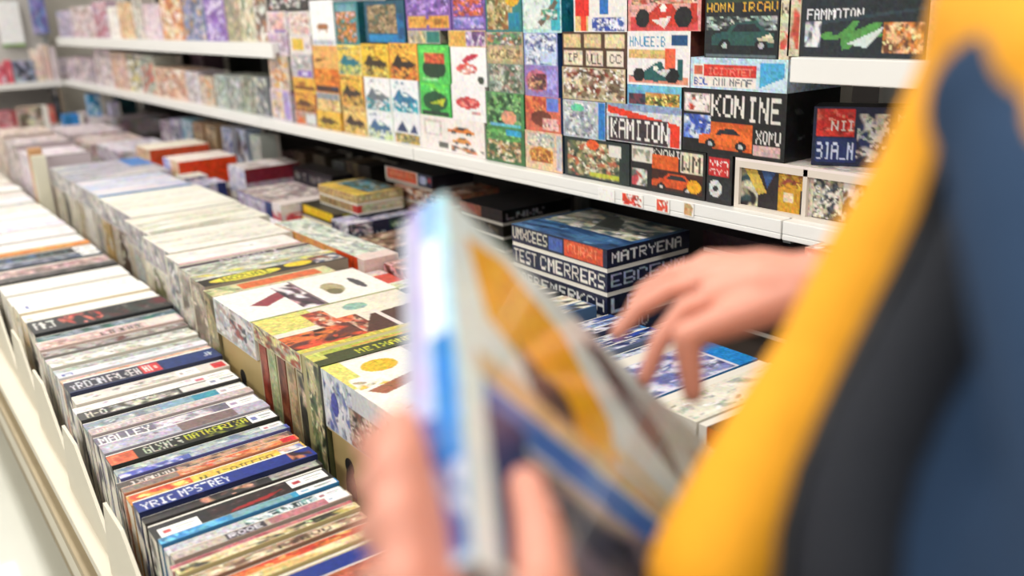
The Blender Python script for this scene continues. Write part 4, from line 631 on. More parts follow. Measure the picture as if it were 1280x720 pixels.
for i, (nm, c1) in enumerate(fcols):
    a = -2.09+.066*i
    kit_box(a, a+.062, 1.08, 1.38, MID, MID+.10+.003*(i % 3), nm+' thin box in file behind held package, '+['first', 'second', 'third', 'fourth', 'fifth', 'sixth', 'seventh', 'last'][i]+' from the yellow stacks', {'T': (c1, nz(.02, .1, .98, .9, c1+' '+c1+' e0dcd0 '+'30343c', 10, 2))}, c1, axis='x')
# boxes by the table head, seen between hand and sleeve
hd = [(-1.28, -1.10, 'blue and white box with lilac picture near the table head', '2878b8', ('d0d0e0', nz(.02, .02, .8, .98, 'c8c8e0 8088c0 e0e0ec 6068a0', 5, 5), rc(.82, 0, 1, 1, '2080c8'))), (-1.095, -.98, 'white box with green specks near the table head', 'dcd8cc', ('dcd8c8', nz(.02, .1, .98, .9, 'dcd8c8 a8b0a0 e8e4d8', 7, 3))),
      (-.975, -.88, 'orange lettered box near the table head', 'b05830', ('40241c', tx(.1, .2, .9, .7, 'OLMU', 'd87840'))), (-.875, -.80, 'red and cream striped box near the table head', 'b88070', ('c89888', nz(0, 0, 1, 1, 'd8b8a8 a04838 e8d8c8 80303c', 3, 6))), (-.795, -.66, 'peach box at the very head of the table', 'd09868', ('d8a070', nz(0, 0, 1, 1, 'd8a070 e0b890 b87848', 5, 5)))]
for a, b, lab, sc, top in hd:
    kit_box(a, b, 1.09, 1.40, MID, MID+.10, lab, {'T': top}, sc, axis='x')
for i, (a, b, lab, c1, cs) in enumerate([(-1.28, -1.07, 'maroon and white box behind the hand in the second row', '8c3c44', '8c3c44 e0d8d8 502830 d0b0b0'), (-1.065, -.95, 'brown striped box in the second row by the table head', '6c4838', 'a87858 5c3828 d8b898'), (-.945, -.82, 'rose box in the second row by the table head', 'b87870', 'c88880 904840 e0c0b8'), (-.815, -.66, 'amber box at the head of the second row', 'c07830', 'd08838 a86020 e0b068')]):
    kit_box(a, b, .70, 1.04, DECK, Z(-.70), lab, {'T': (c1, nz(.02, .02, .98, .98, cs, 10, 4)), 'F': (c1, nz(.02, .02, .98, .98, cs, 4, 6))}, c1, axis='x')
# flat boxes on the platform towards the shelf upright, orange and white
stack(-1.04, -.68, 1.45, 1.75, MID, [(.07, 'brown box at the bottom of the orange and white stack', None, ('6c4030',), ('5c382c',), '5c3c30'), (.07, 'grey box in the middle of the orange and white stack', None, ('8c8480',), ('787470',), '807c78'),
 (.07, 'tan box under the orange and white topped one', None, ('a88868',), ('987858',), '9c8060'), (.07, 'cream box below the topmost of the orange and white stack', None, ('d0c0a8',), ('c0b098',), 'c8b8a0'), (.055, 'orange and white box on top of its stack beneath the shelf', ('d8a890', nz(.02, .02, .98, .98, 'e0b8a0 d07848 e8d8c8 605044 d88858', 7, 6)), ('d08058', nz(.02, .1, .98, .9, 'd87848 e8d0c0 c86038', 7, 2)), ('c88868',), 'd0a088')])
# dark stack behind the tip of the package
stack(-2.52, -2.28, 1.62, 1.9, MID, [
 (.045, 'dark olive box at the bottom of the stack behind the package tip', None, ('2c3020', tx(.1, .2, .9, .8, 'NEDOK', '585c40')), ('2c3424',), '282c20'), (.045, 'green black box in the middle of the stack behind the package tip', None, ('202c24',), ('28382c', nz(.1, .1, .9, .9, '3c4c38 202c24', 6, 2)), '202820'),
 (.045, 'black box with cream marks behind the package tip', None, ('1c1c1c', nz(.1, .1, .9, .9, '1c1c1c 585040', 6, 2)), ('24241c', nz(.5, .1, .9, .9, 'b8b0a0 24241c', 3, 2)), '1c1c1c'), (.05, 'black box with slanted grey letters topping the stack behind the package tip', ('242428',), ('2c2428', rc(.0, .1, .5, .9, 'a86050')), ('141418', tx(.05, .3, .6, .8, 'ENRC', 'b0b0b8')), '18181c')])
# orange, white and tan boxes beside the tan stack
stack(-3.0, -2.66, 1.64, 1.88, MID, [(.06, 'mixed brown box low in the pile beside the tan stack', None, ('806050', nz(0, 0, 1, 1, 'b89078 604838 a87860', 7, 3)), ('705848',), '705848'), (.06, 'cream and brown box under the salmon one', None, ('c0a080', nz(0, 0, 1, 1, 'c8b090 907058 d8c0a0', 7, 3)), ('a89070',), 'b09878'),
 (.05, 'salmon and white box under the orange label box', ('d8a890', nz(0, 0, 1, 1, 'e0b8a0 c07858 e8d0c0 784838', 6, 5)), ('d89878', nz(0, 0, 1, 1, 'e0b8a0 c07050 f0dcd0 683c30', 7, 3)), ('c08468',), 'c89078')])
kit_box(-3.1, -2.76, 1.66, 1.84, MID+.1705, MID+.228, 'box with orange label and navy end just under the shelf', {'F': ('e0d8d0', rc(.04, .1, .68, .95, 'd85c34'), tx(.1, .3, .62, .75, 'WRAVXS', 'e8906c'), rc(.72, 0, 1, 1, '182040'), el(.82, .5, .08, .35, 'b0b8e0'), el(.95, .4, .03, .2, 'a82840'))}, '20202c', 'c0b8b0', 'z')
# tan stack and yellow boxes
stack(-3.28, -2.98, 1.38, 1.66, MID, [
 (.045, 'bright yellow box at the bottom, under the black and yellow one', None, ('e8cc10', rc(0, .85, 1, 1, '2c2810')), ('d8bc18', nz(0, .1, 1, .9, 'd8bc18 2c2810', 4, 1)), 'd0b418'),
 (.055, 'black box with a yellow title panel on the bright yellow one', ('2c2818',), ('16140c', rc(.06, .14, .93, .82, 'e8c018'), tx(.12, .3, .86, .68, 'TIOETM', 'd09018')), ('282410', nz(.1, .1, .9, .9, '16140c 90902c', 4, 2)), '16140c')])
stack(-3.215, -2.90, 1.43, 1.62, MID+.1011, [
 (.034, 'olive tan box with red corner under the topmost tan one', None, ('a89060', tx(.05, .2, .8, .8, 'CREEKUO', '6c5430'), rc(.88, 0, 1, 1, 'b02c24')), ('b8b088', rc(.0, 0, .1, 1, 'b02c24'), nz(.15, .2, .95, .8, 'c0b898 a09878 c8c4a8', 5, 2)), '8c7850'),
 (.038, 'tan yellow box with red brown letters topping the tan stack', ('b09858', nz(.0, .0, .3, 1, 'd8b850 c0a048', 3, 4), nz(.3, .1, .98, .9, '3c4c50 5c98a8 7c7860 48583c', 7, 5)), ('c8ac70', tx(.02, .15, .98, .88, 'KOARAOTEN', '7c3c24')), ('b8a878', tx(.08, .25, .92, .75, 'COAFMNE', 'e8dcb0')), 'c0a868')])
# navy box whose long side faces the table head
lying(-2.975, -2.84, 1.36, 1.63, MID, MID+.088, 'navy box with white figures and green name panel facing the table head', ('a8a8c0', nz(.02, .02, .98, .98, 'b8b8d0 9090b0 d8d4dc 585c80', 7, 4)), ('c8c8d0', nz(0, 0, 1, 1, 'd8d8e0 383c5c a8a8b8', 3, 4)), ('18203c', nz(.02, .05, .35, .95, 'dcd4d8 18203c b8a8b0 303c60', 4, 5), tx(.4, .55, .6, .9, 'VWS', 'c8d0dc'), rc(.6, .15, .95, .6, '28483c'), tx(.63, .24, .92, .52, 'RHAWG', '98b898')), '18203c')
lying(-2.82, -2.60, 1.38, 1.62, MID, MID+.045, 'brown and cream box beside the navy box with white figures', ('806858', nz(0, 0, 1, 1, '907060 c8b098 584030', 6, 5)), ('5c4034',), ('6c4c3c', nz(0, 0, 1, 1, 'c8b090 50342c', 6, 1)), '5c4034')
stack(-2.295, -2.10, 1.20, 1.42, MID, [(.05, 'brown box beneath the rust box with pink flower print', None, ('5c4034',), ('6c4c3c', nz(0, 0, 1, 1, 'c8b090 50342c', 6, 1)), '5c4034'), (.045, 'rust box with pink flower print beside the long orange edged box', ('a07060', nz(0, 0, 1, 1, 'b88070 e0b8b8 784038', 6, 5)), ('94503c', nz(0, 0, 1, 1, 'b06048 e0a8a8 602c24', 6, 2)), ('803c30', nz(0, 0, 1, 1, 'd87848 803c30 c0506c', 5, 2)), '8c4c3c')])
# long white box with orange strip and red end, standing on its side
kit_box(-2.965, -2.31, 1.145, 1.26, MID, Z(-.69), 'long pale green box with orange edge and red end label', {'T': ('c8d0c4', nz(.02, .02, .98, .98, 'd0d8cc a8b8a8 e0e0d4 98a0a0', 5, 9), rc(0, .9, 1, 1, 'e0ccc4')), 'F': ('d88840', rc(.0, .05, .75, .35, 'e0a060'), rc(.72, .0, .94, .58, 'd84c1c'), tx(.76, .1, .9, .45, 'NN', 'a03010'), rc(.5, .62, 1, .75, 'c8b820'), rc(.94, 0, 1, 1, 'e8d0c8')), 'R': ('e8ccc4', rc(0, .5, 1, 1, 'd8d0c0'))}, 'c08040', axis='z')
kit_box(-2.30, -2.14, 1.115, 1.19, MID, Z(-.725), 'white box with green and black print below the red edged lid', {'T': ('c84838', rc(0, .0, 1, .3, 'd8c8c0')), 'F': ('d8dcd0', rc(0, 0, 1, .15, 'c83038'), nz(.04, .2, .96, .95, 'd8dcd0 489070 283028 b8c8b8', 6, 4)), 'R': ('d8d4d0', nz(.05, .05, .95, .95, 'e0dcd8 c04038 302c2c', 5, 3))}, 'b83c34', axis='z')
# lilac boxes and the maroon ended box
kit_box(-3.9, -3.03, 1.21, 1.265, MID, Z(-.745), 'long white box with violet lettering and an orange square', {'T': ('e0dce4', nz(0, 0, 1, 1, 'e4e0e8 d8d0dc', 3, 9)), 'F': ('d0c8dc', rc(.0, .0, .2, .9, 'd8b8b0'), rc(.22, .1, .48, .95, 'd87030'), tx(.52, .15, .96, .85, 'BELHKGSRTU', '4c3c68'))}, 'd8d0e0', axis='z')
kit_box(-3.75, -3.38, 1.30, 1.56, MID, Z(-.705), 'lilac box with navy end lying before the maroon one', {'T': ('b0a4a8', nz(0, 0, 1, 1, 'c0b0ac a09090 d8ccc8 8c7c80', 7, 6)), 'F': ('8880a0', rc(.06, .15, .8, .85, 'b8b0c4'), nz(.1, .2, .75, .8, 'b8b0c4 a098b0 d0c8d4', 8, 2), rc(.84, 0, 1, 1, '283c70')), 'R': ('243058', nz(0, .1, .3, 1, '283c70 3c4c80', 2, 3), nz(.4, .0, .95, 1, 'd8d0d0 c04048 e8dcdc', 3, 3))}, '6870a0', axis='z')
kit_box(-3.375, -3.29, 1.30, 1.5, MID, Z(-.70), 'white and red small box at the end of the lilac one', {'R': ('e0d4d4', nz(0, 0, 1, .5, 'e0d4d4 e8e0e0', 3, 2), nz(.1, .5, .9, 1, 'd05058 e0d4d4', 3, 2)), 'F': ('e0d8d8', nz(0, .4, 1, 1, 'd06068 e8d8d8', 2, 3))}, 'd8ccc8', axis='z')
kit_box(-4.12, -3.91, 1.40, 1.66, MID, Z(-.65), 'pale lilac box with maroon end beyond the lilac one', {'T': ('c8bcb8', nz(0, 0, 1, 1, 'd0c4c4 a89c98 e0d8d4', 5, 5)), 'F': ('c0c0d8', nz(0, 0, 1, 1, 'c8c8e0 b0b0c8 d8d4e0', 5, 4)), 'R': ('b0a0a8', rc(0, 0, 1, .55, '781c2c'))}, '8c2c3c', axis='z')
kit_box(-3.9, -3.5, 1.62, 1.72, MID, Z(-.66), 'dark box with grey letters just behind the maroon ended one', {'T': ('302c2c',), 'F': ('28242c', tx(.05, .2, .95, .5, 'ALT NMRKT', '98908c'))}, '201c20', axis='z')
# orange sided white boxes on the flat row
kit_box(-4.6, -4.36, 1.25, 1.53, MID, Z(-.65), 'white topped box with vivid orange side, in front of its twin', {'T': ('ecdcd0', nz(0, 0, 1, 1, 'ecdcd0 f0e4dc', 4, 4)), 'F': ('e0c0a8', rc(0, .05, .45, .95, '8890d0'), nz(.0, .0, .5, 1, 'a0a0d8 d8d0e0 6070c0', 4, 3), rc(.5, 0, .92, 1, 'e0b898')), 'R': ('e04418', rc(0, 0, 1, .05, 'b03410'))}, 'd84818', axis='z')
kit_box(-5.16, -4.90, 1.27, 1.58, MID, Z(-.65), 'white topped box with orange side, behind its brighter twin', {'T': ('e8dcc8', nz(0, 0, 1, 1, 'e8dcc8 f0e8d8', 4, 4)), 'F': ('dcb898', nz(0, 0, 1, 1, 'e0c0a0 d8b090', 4, 3)), 'R': ('d05028',)}, 'd05830', axis='z')
kit_box(-4.26, -4.14, 1.20, 1.31, MID, Z(-.69), 'small cream box with black square before the orange sided one', {'T': ('d0ccc0',), 'F': ('dcd8c8',), 'R': ('c8c4d0', rc(.1, .1, .4, .95, '181c28'), nz(.4, 0, 1, 1, 'a8a0b0 c8b8b8 484c78', 4, 4))}, 'c8c4b8', axis='z')
kit_box(-4.10, -3.96, 1.20, 1.33, MID, Z(-.70), 'lilac white box with blue spot before the long white one', {'T': ('c8c4d0', nz(0, 0, 1, 1, 'd0c8d8 a8a0b8 8c88a8', 4, 4)), 'R': ('b8b0c4', rc(.7, 0, 1, 1, '28306c'))}, 'b8b0c0', axis='z')
for a, b, y_, lab, sc, fc, zt_ in [(-6.85, -6.3, 1.16, 'mauve white carton at the far table end under the shelf edge', 'c8b8c0', 'd0c0c8 b8a8b0 dcd0d4', -.68), (-6.25, -5.8, 1.18, 'rose grey carton on the far part of the low platform', 'c0aca8', 'c8b4b0 b09c98 d8c8c4', -.70), (-5.75, -5.25, 1.2, 'lilac carton next to the white topped orange boxes', 'c4bcc8', 'ccc4d0 b0a8b8 dcd8e0', -.69)]:
    kit_box(a, b, y_, y_+.32, MID, Z(zt_), lab, {'T': (sc, nz(.02, .02, .98, .98, fc, 6, 5)), 'F': (sc, nz(0, 0, 1, 1, fc, 6, 3)), 'R': (sc, nz(0, 0, 1, 1, fc, 4, 3))}, sc, axis='z')
# upright packs in the gap under the far shelf
gp = [(205, 150, 196, 'white and mauve', 'd8d0dc b8a8b8 8c7890'), (218, 148, 196, 'lilac and navy striped', 'b8b0d0 585c80 d8d4e0'), (232, 148, 194, 'turquoise and white', '88c0d0 d0d8e0 6890b8'), (246, 152, 196, 'brown and tan', 'a88868 c8a880 785840'), (262, 155, 197, 'sand with dark figure', 'b89c78 50402c c8b090'),
      (282, 158, 208, 'white with blue figure', 'd8dce8 3060b0 b8c8e0'), (300, 160, 208, 'pale blue and black', 'b0c0d8 282c34 e0e4ec'), (318, 168, 210, 'mint white', 'd0dcd4 b0c0b8 e0e4e0')]
for x, t0, b0, nm, cs in gp:
    p = px_y(x-6, t0, 1.62); q = px_y(x+6, t0, 1.62)
    kit_box(p[0], q[0], 1.62, 1.72, MID, min(p[2], SH0-.01), nm+' pack standing in the gap under the far shelf', {'F': (cs.split()[0], nz(.03, .03, .97, .97, cs, 4, 7))}, cs.split()[0], cat='pack', name='kit_pack')
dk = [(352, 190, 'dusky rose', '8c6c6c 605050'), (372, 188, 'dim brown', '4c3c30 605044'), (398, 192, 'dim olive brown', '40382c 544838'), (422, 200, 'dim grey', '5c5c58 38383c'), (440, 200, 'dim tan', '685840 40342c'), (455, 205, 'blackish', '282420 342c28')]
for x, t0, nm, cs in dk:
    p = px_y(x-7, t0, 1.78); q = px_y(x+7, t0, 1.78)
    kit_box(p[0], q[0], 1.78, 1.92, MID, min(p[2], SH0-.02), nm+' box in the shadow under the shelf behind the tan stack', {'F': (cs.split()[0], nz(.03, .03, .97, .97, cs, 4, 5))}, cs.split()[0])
# things at the far corner
def px_x(x, y, X):
    d = ray(x, y); d = d*(X/d[0]); return (X, d[1], d[2]+EYE)
# wall unit of the far side
XU = -7.98
en = empty('end_shelving', (-8.3, .6, 0), 0, 'white shelving unit against the far side wall', 'shelving')
for zc, nm in ((Z(-.44), ''), (Z(-.77), '')):
    solid('shelf_board', [(-.2, XU+8.3, -1.2, .9, zc-.045, zc)], white, en)
solid('back_panel', [(-.24, -.2, -1.2, .9, .05, 2.2)], mat('grey_panel', 'b8b4b0', .6, .05), en)
solid('base', [(-.2, XU+8.3, -1.2, .9, 0.0, .12)], white, en)
solid('upright', [(-.2, -.16, .9, .93, 0, 2.2)], grey, en)
solid('upright', [(-.2, -.16, -1.23, -1.2, 0, 2.2)], grey, en)
def end_items(lst, z, cat='box'):
    for a, b, h, lab, cs in lst:
        ya = px_x(a, 60, XU-.03)[1]; yb = min(px_x(b, 60, XU-.03)[1], 1.49)
        kit_box(XU-.17, XU-.03, ya+.001, yb, z+.001, z+h, lab, {'R': (cs.split()[0], nz(.02, .02, .98, .98, cs, 4, 4))}, cs.split()[0], axis='x')
end_items([(-25, 1, .14, 'red and white box on the far side shelf, before the pink one', 'c8485c e0d0d4 d0707c'), (2, 10, .17, 'pink red box on the far side shelf', 'd05868 c84858 e09098'), (11, 38, .16, 'blue grey box with black base on the far side shelf', '8890a8 b0b8c8 282c38'), (39, 50, .24, 'pale peach tall box on the far side shelf', 'e0c8b8 d8b8a8 e8d8cc'), (51, 60, .27, 'tall rose white pack on the far side shelf', 'e0d0cc d0a8a0 e8dcd8 c8b098'), (61, 68, .25, 'tall lilac white pack at the end of the far side shelf', 'd8ccd0 c0b0b8 e0d8dc')], Z(-.44))
end_items([(-20, -1, .13, 'rose box on the low far side shelf', 'c07078 d8a0a0'), (1, 14, .12, 'red box on the low far side shelf', 'd04858 c05060'), (15, 27, .12, 'light blue box on the low far side shelf', '58a8c0 90c0d0'), (30, 54, .14, 'coral box on the low far side shelf', 'd86868 c88878 d89080'), (55, 62, .265, 'tall black and grey pack on the low far side shelf', '303438 60646c a8a09c'), (64, 67, .26, 'tall brown cream pack on the low far side shelf', 'b0a08c 847460 d0c4b4')], Z(-.77))
end_items([(-20, 14, .3, 'cream and green large box at the bottom of the far side shelving', 'c8bca8 48583c b8b0a0'), (16, 50, .32, 'grey beige large box at the bottom of the far side shelving', 'b8b0a4 c8bcb0 989084')], .121)
def poster(a, b, t0, b0, lab, art, x=-8.455):
    p = px_x(a, t0, x); q = px_x(b, b0, x)
    me = box_mesh('poster', (0, 0, 0), (.012, q[1]-p[1], p[2]-q[2]), {'R': art}, 'e0e0e0', 4, 7)
    o = link('poster', me, CARD, None, (x, p[1], q[2])); tagit(o, lab, 'poster')
poster(-8, 32, 2, 58, 'blank white poster board with green foot above the far side shelf', ('eceef0', rc(0, .93, 1, 1, '78985c')))
poster(33, 62, -8, 42, 'violet blue poster above the far side shelf', ('8078b0', nz(0, 0, 1, 1, '8880c0 6c68a8 a8a0d0 7898c8', 4, 5)))
# cartons and packs in the far corner
for x0_, x1_, ya_, yb_, z_, lab, sc, fc in [(-7.85, -7.42, 1.0, 1.5, Z(-.77), 'pale lilac carton standing on the floor in the far corner', 'c8bcc0', 'd0c4c8 b8acb0 dcd4d8'), (-7.38, -6.95, 1.0, 1.5, Z(-.81), 'cream pink carton on the floor before the far table end', 'd0c0b8', 'd8c8c0 c0b0a8 e0d4cc'), (-7.85, -6.95, 1.52, 1.98, Z(-.68), 'grey mauve carton on the floor under the far shelf end', 'b8acb0', 'c0b4b8 a89ca0')]:
    kit_box(x0_, x1_, ya_, yb_, 0, z_, lab, {'T': (sc, nz(0, 0, 1, 1, fc, 6, 5)), 'F': (sc, nz(0, 0, 1, 1, fc, 5, 5)), 'R': (sc, nz(0, 0, 1, 1, fc, 5, 5))}, sc, axis='z')
for i, (xa, xb, ya_, yb_, z0_, z1_, lab, cs) in enumerate([(-7.45, -7.35, 1.53, 1.63, -.68, -.52, 'teal blue pack in the far corner below the shelf', '1c78b0 2890c0 c8d8e0'), (-7.45, -7.3, 1.72, 1.88, -.68, -.53, 'dark teal pack in the far corner below the shelf', '184850 205860'), (-7.55, -7.44, 1.36, 1.49, -.77, -.66, 'deep blue pack standing on the pale lilac corner carton', '2070b0 3888c8'), (-7.3, -7.2, 1.64, 1.71, -.68, -.58, 'lavender white pack in the far corner', 'c8c0dc d8d4e4'), (-7.8, -7.65, 1.1, 1.3, -.77, -.6, 'cream brown pack on the pale lilac corner carton', 'a89888 c8b8a8 685c50'), (-7.2, -7.05, 1.2, 1.45, -.81, -.74, 'pinkish pack on the cream pink corner carton', 'd0a8a0 c8b8b0')]):
    kit_box(xa, xb, ya_, yb_, Z(z0_), Z(z1_), lab, {'F': (cs.split()[0], nz(0, 0, 1, 1, cs, 4, 5)), 'R': (cs.split()[0], nz(0, 0, 1, 1, cs, 4, 5))}, cs.split()[0], name='kit_pack', cat='pack')
# ================================================================== the held package
def P3(x, y, t): return Vector(px_t(x, y, t))
S = .65
c0 = P3(556, 240, S); c1 = P3(592, 700, S*.72); c3 = P3(885, 560, S*1.447)
uu = (c1-c0); vv = (c3-c0); vv -= uu*(uu.dot(vv)/uu.dot(uu))
LU, LV = uu.length, vv.length
eu, ev = uu.normalized(), vv.normalized(); en_ = ev.cross(eu)          # face normal, towards the reader
if en_.dot(-c0+Vector((0, 0, EYE))) < 0: en_ = -en_
TH = .042
# local frame: x along ev (from the spine), y = -normal (into the box), z = -eu (up)
M = Matrix((ev, -en_, -eu)).transposed()
if M.determinant() < 0: M = Matrix((-ev, -en_, -eu)).transposed(); FL = -1
else: FL = 1
pk = empty('held_kit_box', c1, 0, 'large model kit box with yellow car art held open in both hands', 'box')
pk.rotation_euler = M.to_euler()
art = ('d0dada', nz(0, 0, 1, .55, 'd4dede c4d0d4 dce6e2 ccd8d8', 3, 2), rc(.0, .0, .07, 1, 'dcecec'),
       pg([(.05, .1), (.16, .06), (.34, .13), (.47, .32), (.47, .5), (.33, .47), (.09, .33)], 'eca818'), pg([(.16, .32), (.3, .4), (.34, .5), (.2, .46)], '54504c'), el(.27, .43, .06, .07, '3c3838'), rc(.86, .1, .98, .45, 'b4b0a8'),
       pg([(.42, .06), (.52, .04), (.74, .18), (.78, .34), (.58, .24)], '5c4a4c'), pg([(.45, .4), (.9, .48), (.9, .52), (.45, .44)], 'd8b878'), pg([(.05, .46), (.98, .5), (.98, .56), (.05, .53)], 'd0b080'),
       pg([(.06, .54), (.98, .58), (.98, .68), (.06, .64)], '3c6cb8'), rc(.06, .66, 1, .98, '3c3c4c'), nz(.1, .66, .98, .96, '4c4850 8c7868 303448 706470 282c40 a8988c', 7, 4), rc(.06, .6, .16, .95, '243c6c'))
sp = ('b8d4ec', rc(0, 0, .28, .7, 'b4a8d8'), rc(.28, 0, .75, .45, 'e4eef6'), rc(.28, .0, .75, .14, '90b8e8'), rc(.75, 0, 1, .6, 'a8d4e8'), rc(.4, .45, .9, .8, '2c80d0'), rc(.9, .5, 1, 1, '88c0dc'), rc(0, .66, .4, 1, '40409c'), nz(.1, .78, .9, .98, '5058a0 d0d0ec 303888 3c70c0', 3, 3))
def local_box(a, b): return box_mesh('lid', a, b, {'F': art if FL > 0 else art, 'L' if FL > 0 else 'R': sp}, 'a8b0b4', .75, 9)
if FL > 0: la, lb = (0, 0, 0), (LV, TH*.75, LU)
else: la, lb = (-LV, 0, 0), (0, TH*.75, LU)
link('lid', local_box(la, lb), GLOSS, pk)
ta, tb_ = (la[0]+.002, TH*.75, .002), (lb[0]-.002, TH, LU-.002)
link('tray', box_mesh('tray', ta, tb_, {}, 'b0b4c4', .75), CARD, pk)
fl = link('tuck_flap', box_mesh('tuck_flap', (0, 0, 0), (.0025, .045, LU*.8), {'R': ('9c9c98', nz(0, 0, 1, 1, 'a8a8a4 8c8c88', 2, 4))}, '908c88', .8), CARD, pk, (LV if FL > 0 else -LV, TH*.2, LU*.12)); fl.rotation_euler.z = math.radians(-20*FL); fl['label'] = 'loose grey end flap'

# ================================================================== the customer
skin = mat('skin', 'dc9884', .5, .06, 40, sss=.12, bump=.05)
yellow = mat('yellow_cotton', 'f2a81c', .8, .08, 60, bump=.2)
navy = mat('navy_jacket', '2b3f5a', .9, .35, 6, bump=.5); navy.node_tree.nodes['Principled BSDF'].inputs['Specular IOR Level'].default_value = .15
def tube_union(chains, res=10):
    """closed tapered capsules along each chain of (point, radius)"""
    vs, fs = [], []
    for ch in chains:
        for (p, r), (q, s) in zip(ch, ch[1:]):
            p, q = Vector(p), Vector(q); d = q-p; L = d.length
            if L < 1e-6: continue
            d.normalize(); a = d.orthogonal().normalized(); b = d.cross(a)
            rings = []
            for k in range(5):                      # start cap
                an = math.pi/2*k/4; rings.append((p-d*(r*math.cos(an)), r*math.sin(an)))
            for k in range(1, 4): rings.append((p+d*(L*k/4), r+(s-r)*k/4))
            for k in range(5):
                an = math.pi/2*k/4; rings.append((q+d*(s*math.sin(an)), s*math.cos(an)))
            base = len(vs)
            for c, rr in rings:
                rr = max(rr, 1e-5)
                for j in range(res):
                    t = 2*math.pi*j/res; vs.append(c+a*(rr*math.cos(t))+b*(rr*math.sin(t)))
            for i in range(len(rings)-1):
                for j in range(res):
                    j2 = (j+1) % res; fs.append([base+i*res+j, base+i*res+j2, base+(i+1)*res+j2, base+(i+1)*res+j])
            fs.append([base+j for j in range(res-1, -1, -1)]); fs.append([base+(len(rings)-1)*res+j for j in range(res)])
    return vs, fs
def ellip(vs, fs, c, r, R=None, seg=20, ring=14):
    base = len(vs); c = Vector(c)
    for i in range(ring+1):
        th = math.pi*i/ring
        for j in range(seg):
            ph = 2*math.pi*j/seg
            v = Vector((r[0]*math.sin(th)*math.cos(ph), r[1]*math.sin(th)*math.sin(ph), r[2]*math.cos(th)))
            vs.append(c+(R@v if R else v))
    for i in range(ring):
        for j in range(seg):
            j2 = (j+1) % seg; fs.append([base+i*seg+j, base+(i+1)*seg+j, base+(i+1)*seg+j2, base+i*seg+j2])
def loft(vs, fs, secs, seg=28, power=2.3):
    """closed loft of (cx, cy, z, rx, ry)"""
    base = len(vs)
    for cx, cy, z, rx, ry in secs:
        for j in range(seg):
            t = 2*math.pi*j/seg; c, s = math.cos(t), math.sin(t)
            vs.append(Vector((cx+rx*abs(c)**(2/power)*(1 if c > 0 else -1), cy+ry*abs(s)**(2/power)*(1 if s > 0 else -1), z)))
    up = secs[-1][2] > secs[0][2]
    for i in range(len(secs)-1):
        for j in range(seg):
            j2 = (j+1) % seg; f = [base+i*seg+j, base+i*seg+j2, base+(i+1)*seg+j2, base+(i+1)*seg+j]
            fs.append(f if up else f[::-1])
    a = [base+j for j in range(seg)]; b = [base+(len(secs)-1)*seg+j for j in range(seg)]
    fs.append(a[::-1] if up else a); fs.append(b if up else b[::-1])
def remesh(name, vs, fs, m, voxel, parent=None, smooth=4):
    me = bpy.data.meshes.new(name); me.from_pydata([tuple(v) for v in vs], [], fs); me.update()
    o = link(name, me, m, parent)
    r = o.modifiers.new('skin', 'REMESH'); r.mode = 'VOXEL'; r.voxel_size = voxel; r.use_smooth_shade = True
    s = o.modifiers.new('smooth', 'SMOOTH'); s.factor = .5; s.iterations = smooth
    return o
def V(x, y, z): return Vector((x, y, z+EYE))
shL, shR = V(-.03, .29, -.17), V(-.05, .64, -.18)
elL, elR = V(-.03, .22, -.46), V(-.10, .74, -.40)
wrR = P3(1015, 352, .80)
wrL = V(-.262, .165, -.375)
# ---- body (one continuous surface)
vs, fs = [], []
loft(vs, fs, [(-.03, .46, EYE-.64, .11, .165), (-.04, .46, EYE-.52, .10, .15), (-.05, .46, EYE-.4, .095, .145), (-.06, .46, EYE-.28, .105, .16), (-.06, .46, EYE-.2, .10, .17), (-.06, .46, EYE-.13, .07, .12), (-.07, .46, EYE-.09, .055, .07)])
ch = [[(V(-.07, .46, -.12), .056), (V(-.085, .46, .0), .054)],
      [(shL, .05), (elL, .04), (wrL, .028)], [(shR, .05), (elR, .04), (wrR, .027)],
      [(V(-.03, .38, -.66), .085), (V(-.04, .37, -1.02), .055), (V(-.02, .37, -1.42), .036)], [(V(-.03, .55, -.66), .085), (V(-.04, .56, -1.02), .055), (V(-.02, .56, -1.42), .036)],
      [(V(-.0, .37, -1.455), .035), (V(-.17, .365, -1.47), .028)], [(V(-.0, .56, -1.455), .035), (V(-.17, .565, -1.47), .028)]]
# face towards -X
hc = V(-.10, .46, .10)
ellip(vs, fs, hc+Vector((.01, 0, .02)), (.095, .078, .10)); ellip(vs, fs, hc+Vector((-.03, 0, -.045)), (.062, .056, .065))
ch += [[(hc+Vector((-.092, 0, .02)), .009), (hc+Vector((-.108, 0, -.022)), .014)], [(hc+Vector((-.085, -.02, -.058)), .009), (hc+Vector((-.088, .02, -.058)), .009)], [(hc+Vector((-.08, -.012, -.1)), .016), (hc+Vector((-.08, .012, -.1)), .016)]]
for s in (-1, 1):
    ch += [[(hc+Vector((-.075, s*.045, .035)), .011), (hc+Vector((-.085, s*.018, .038)), .011)]]
    ellip(vs, fs, hc+Vector((.01, s*.08, -.005)), (.018, .01, .032))
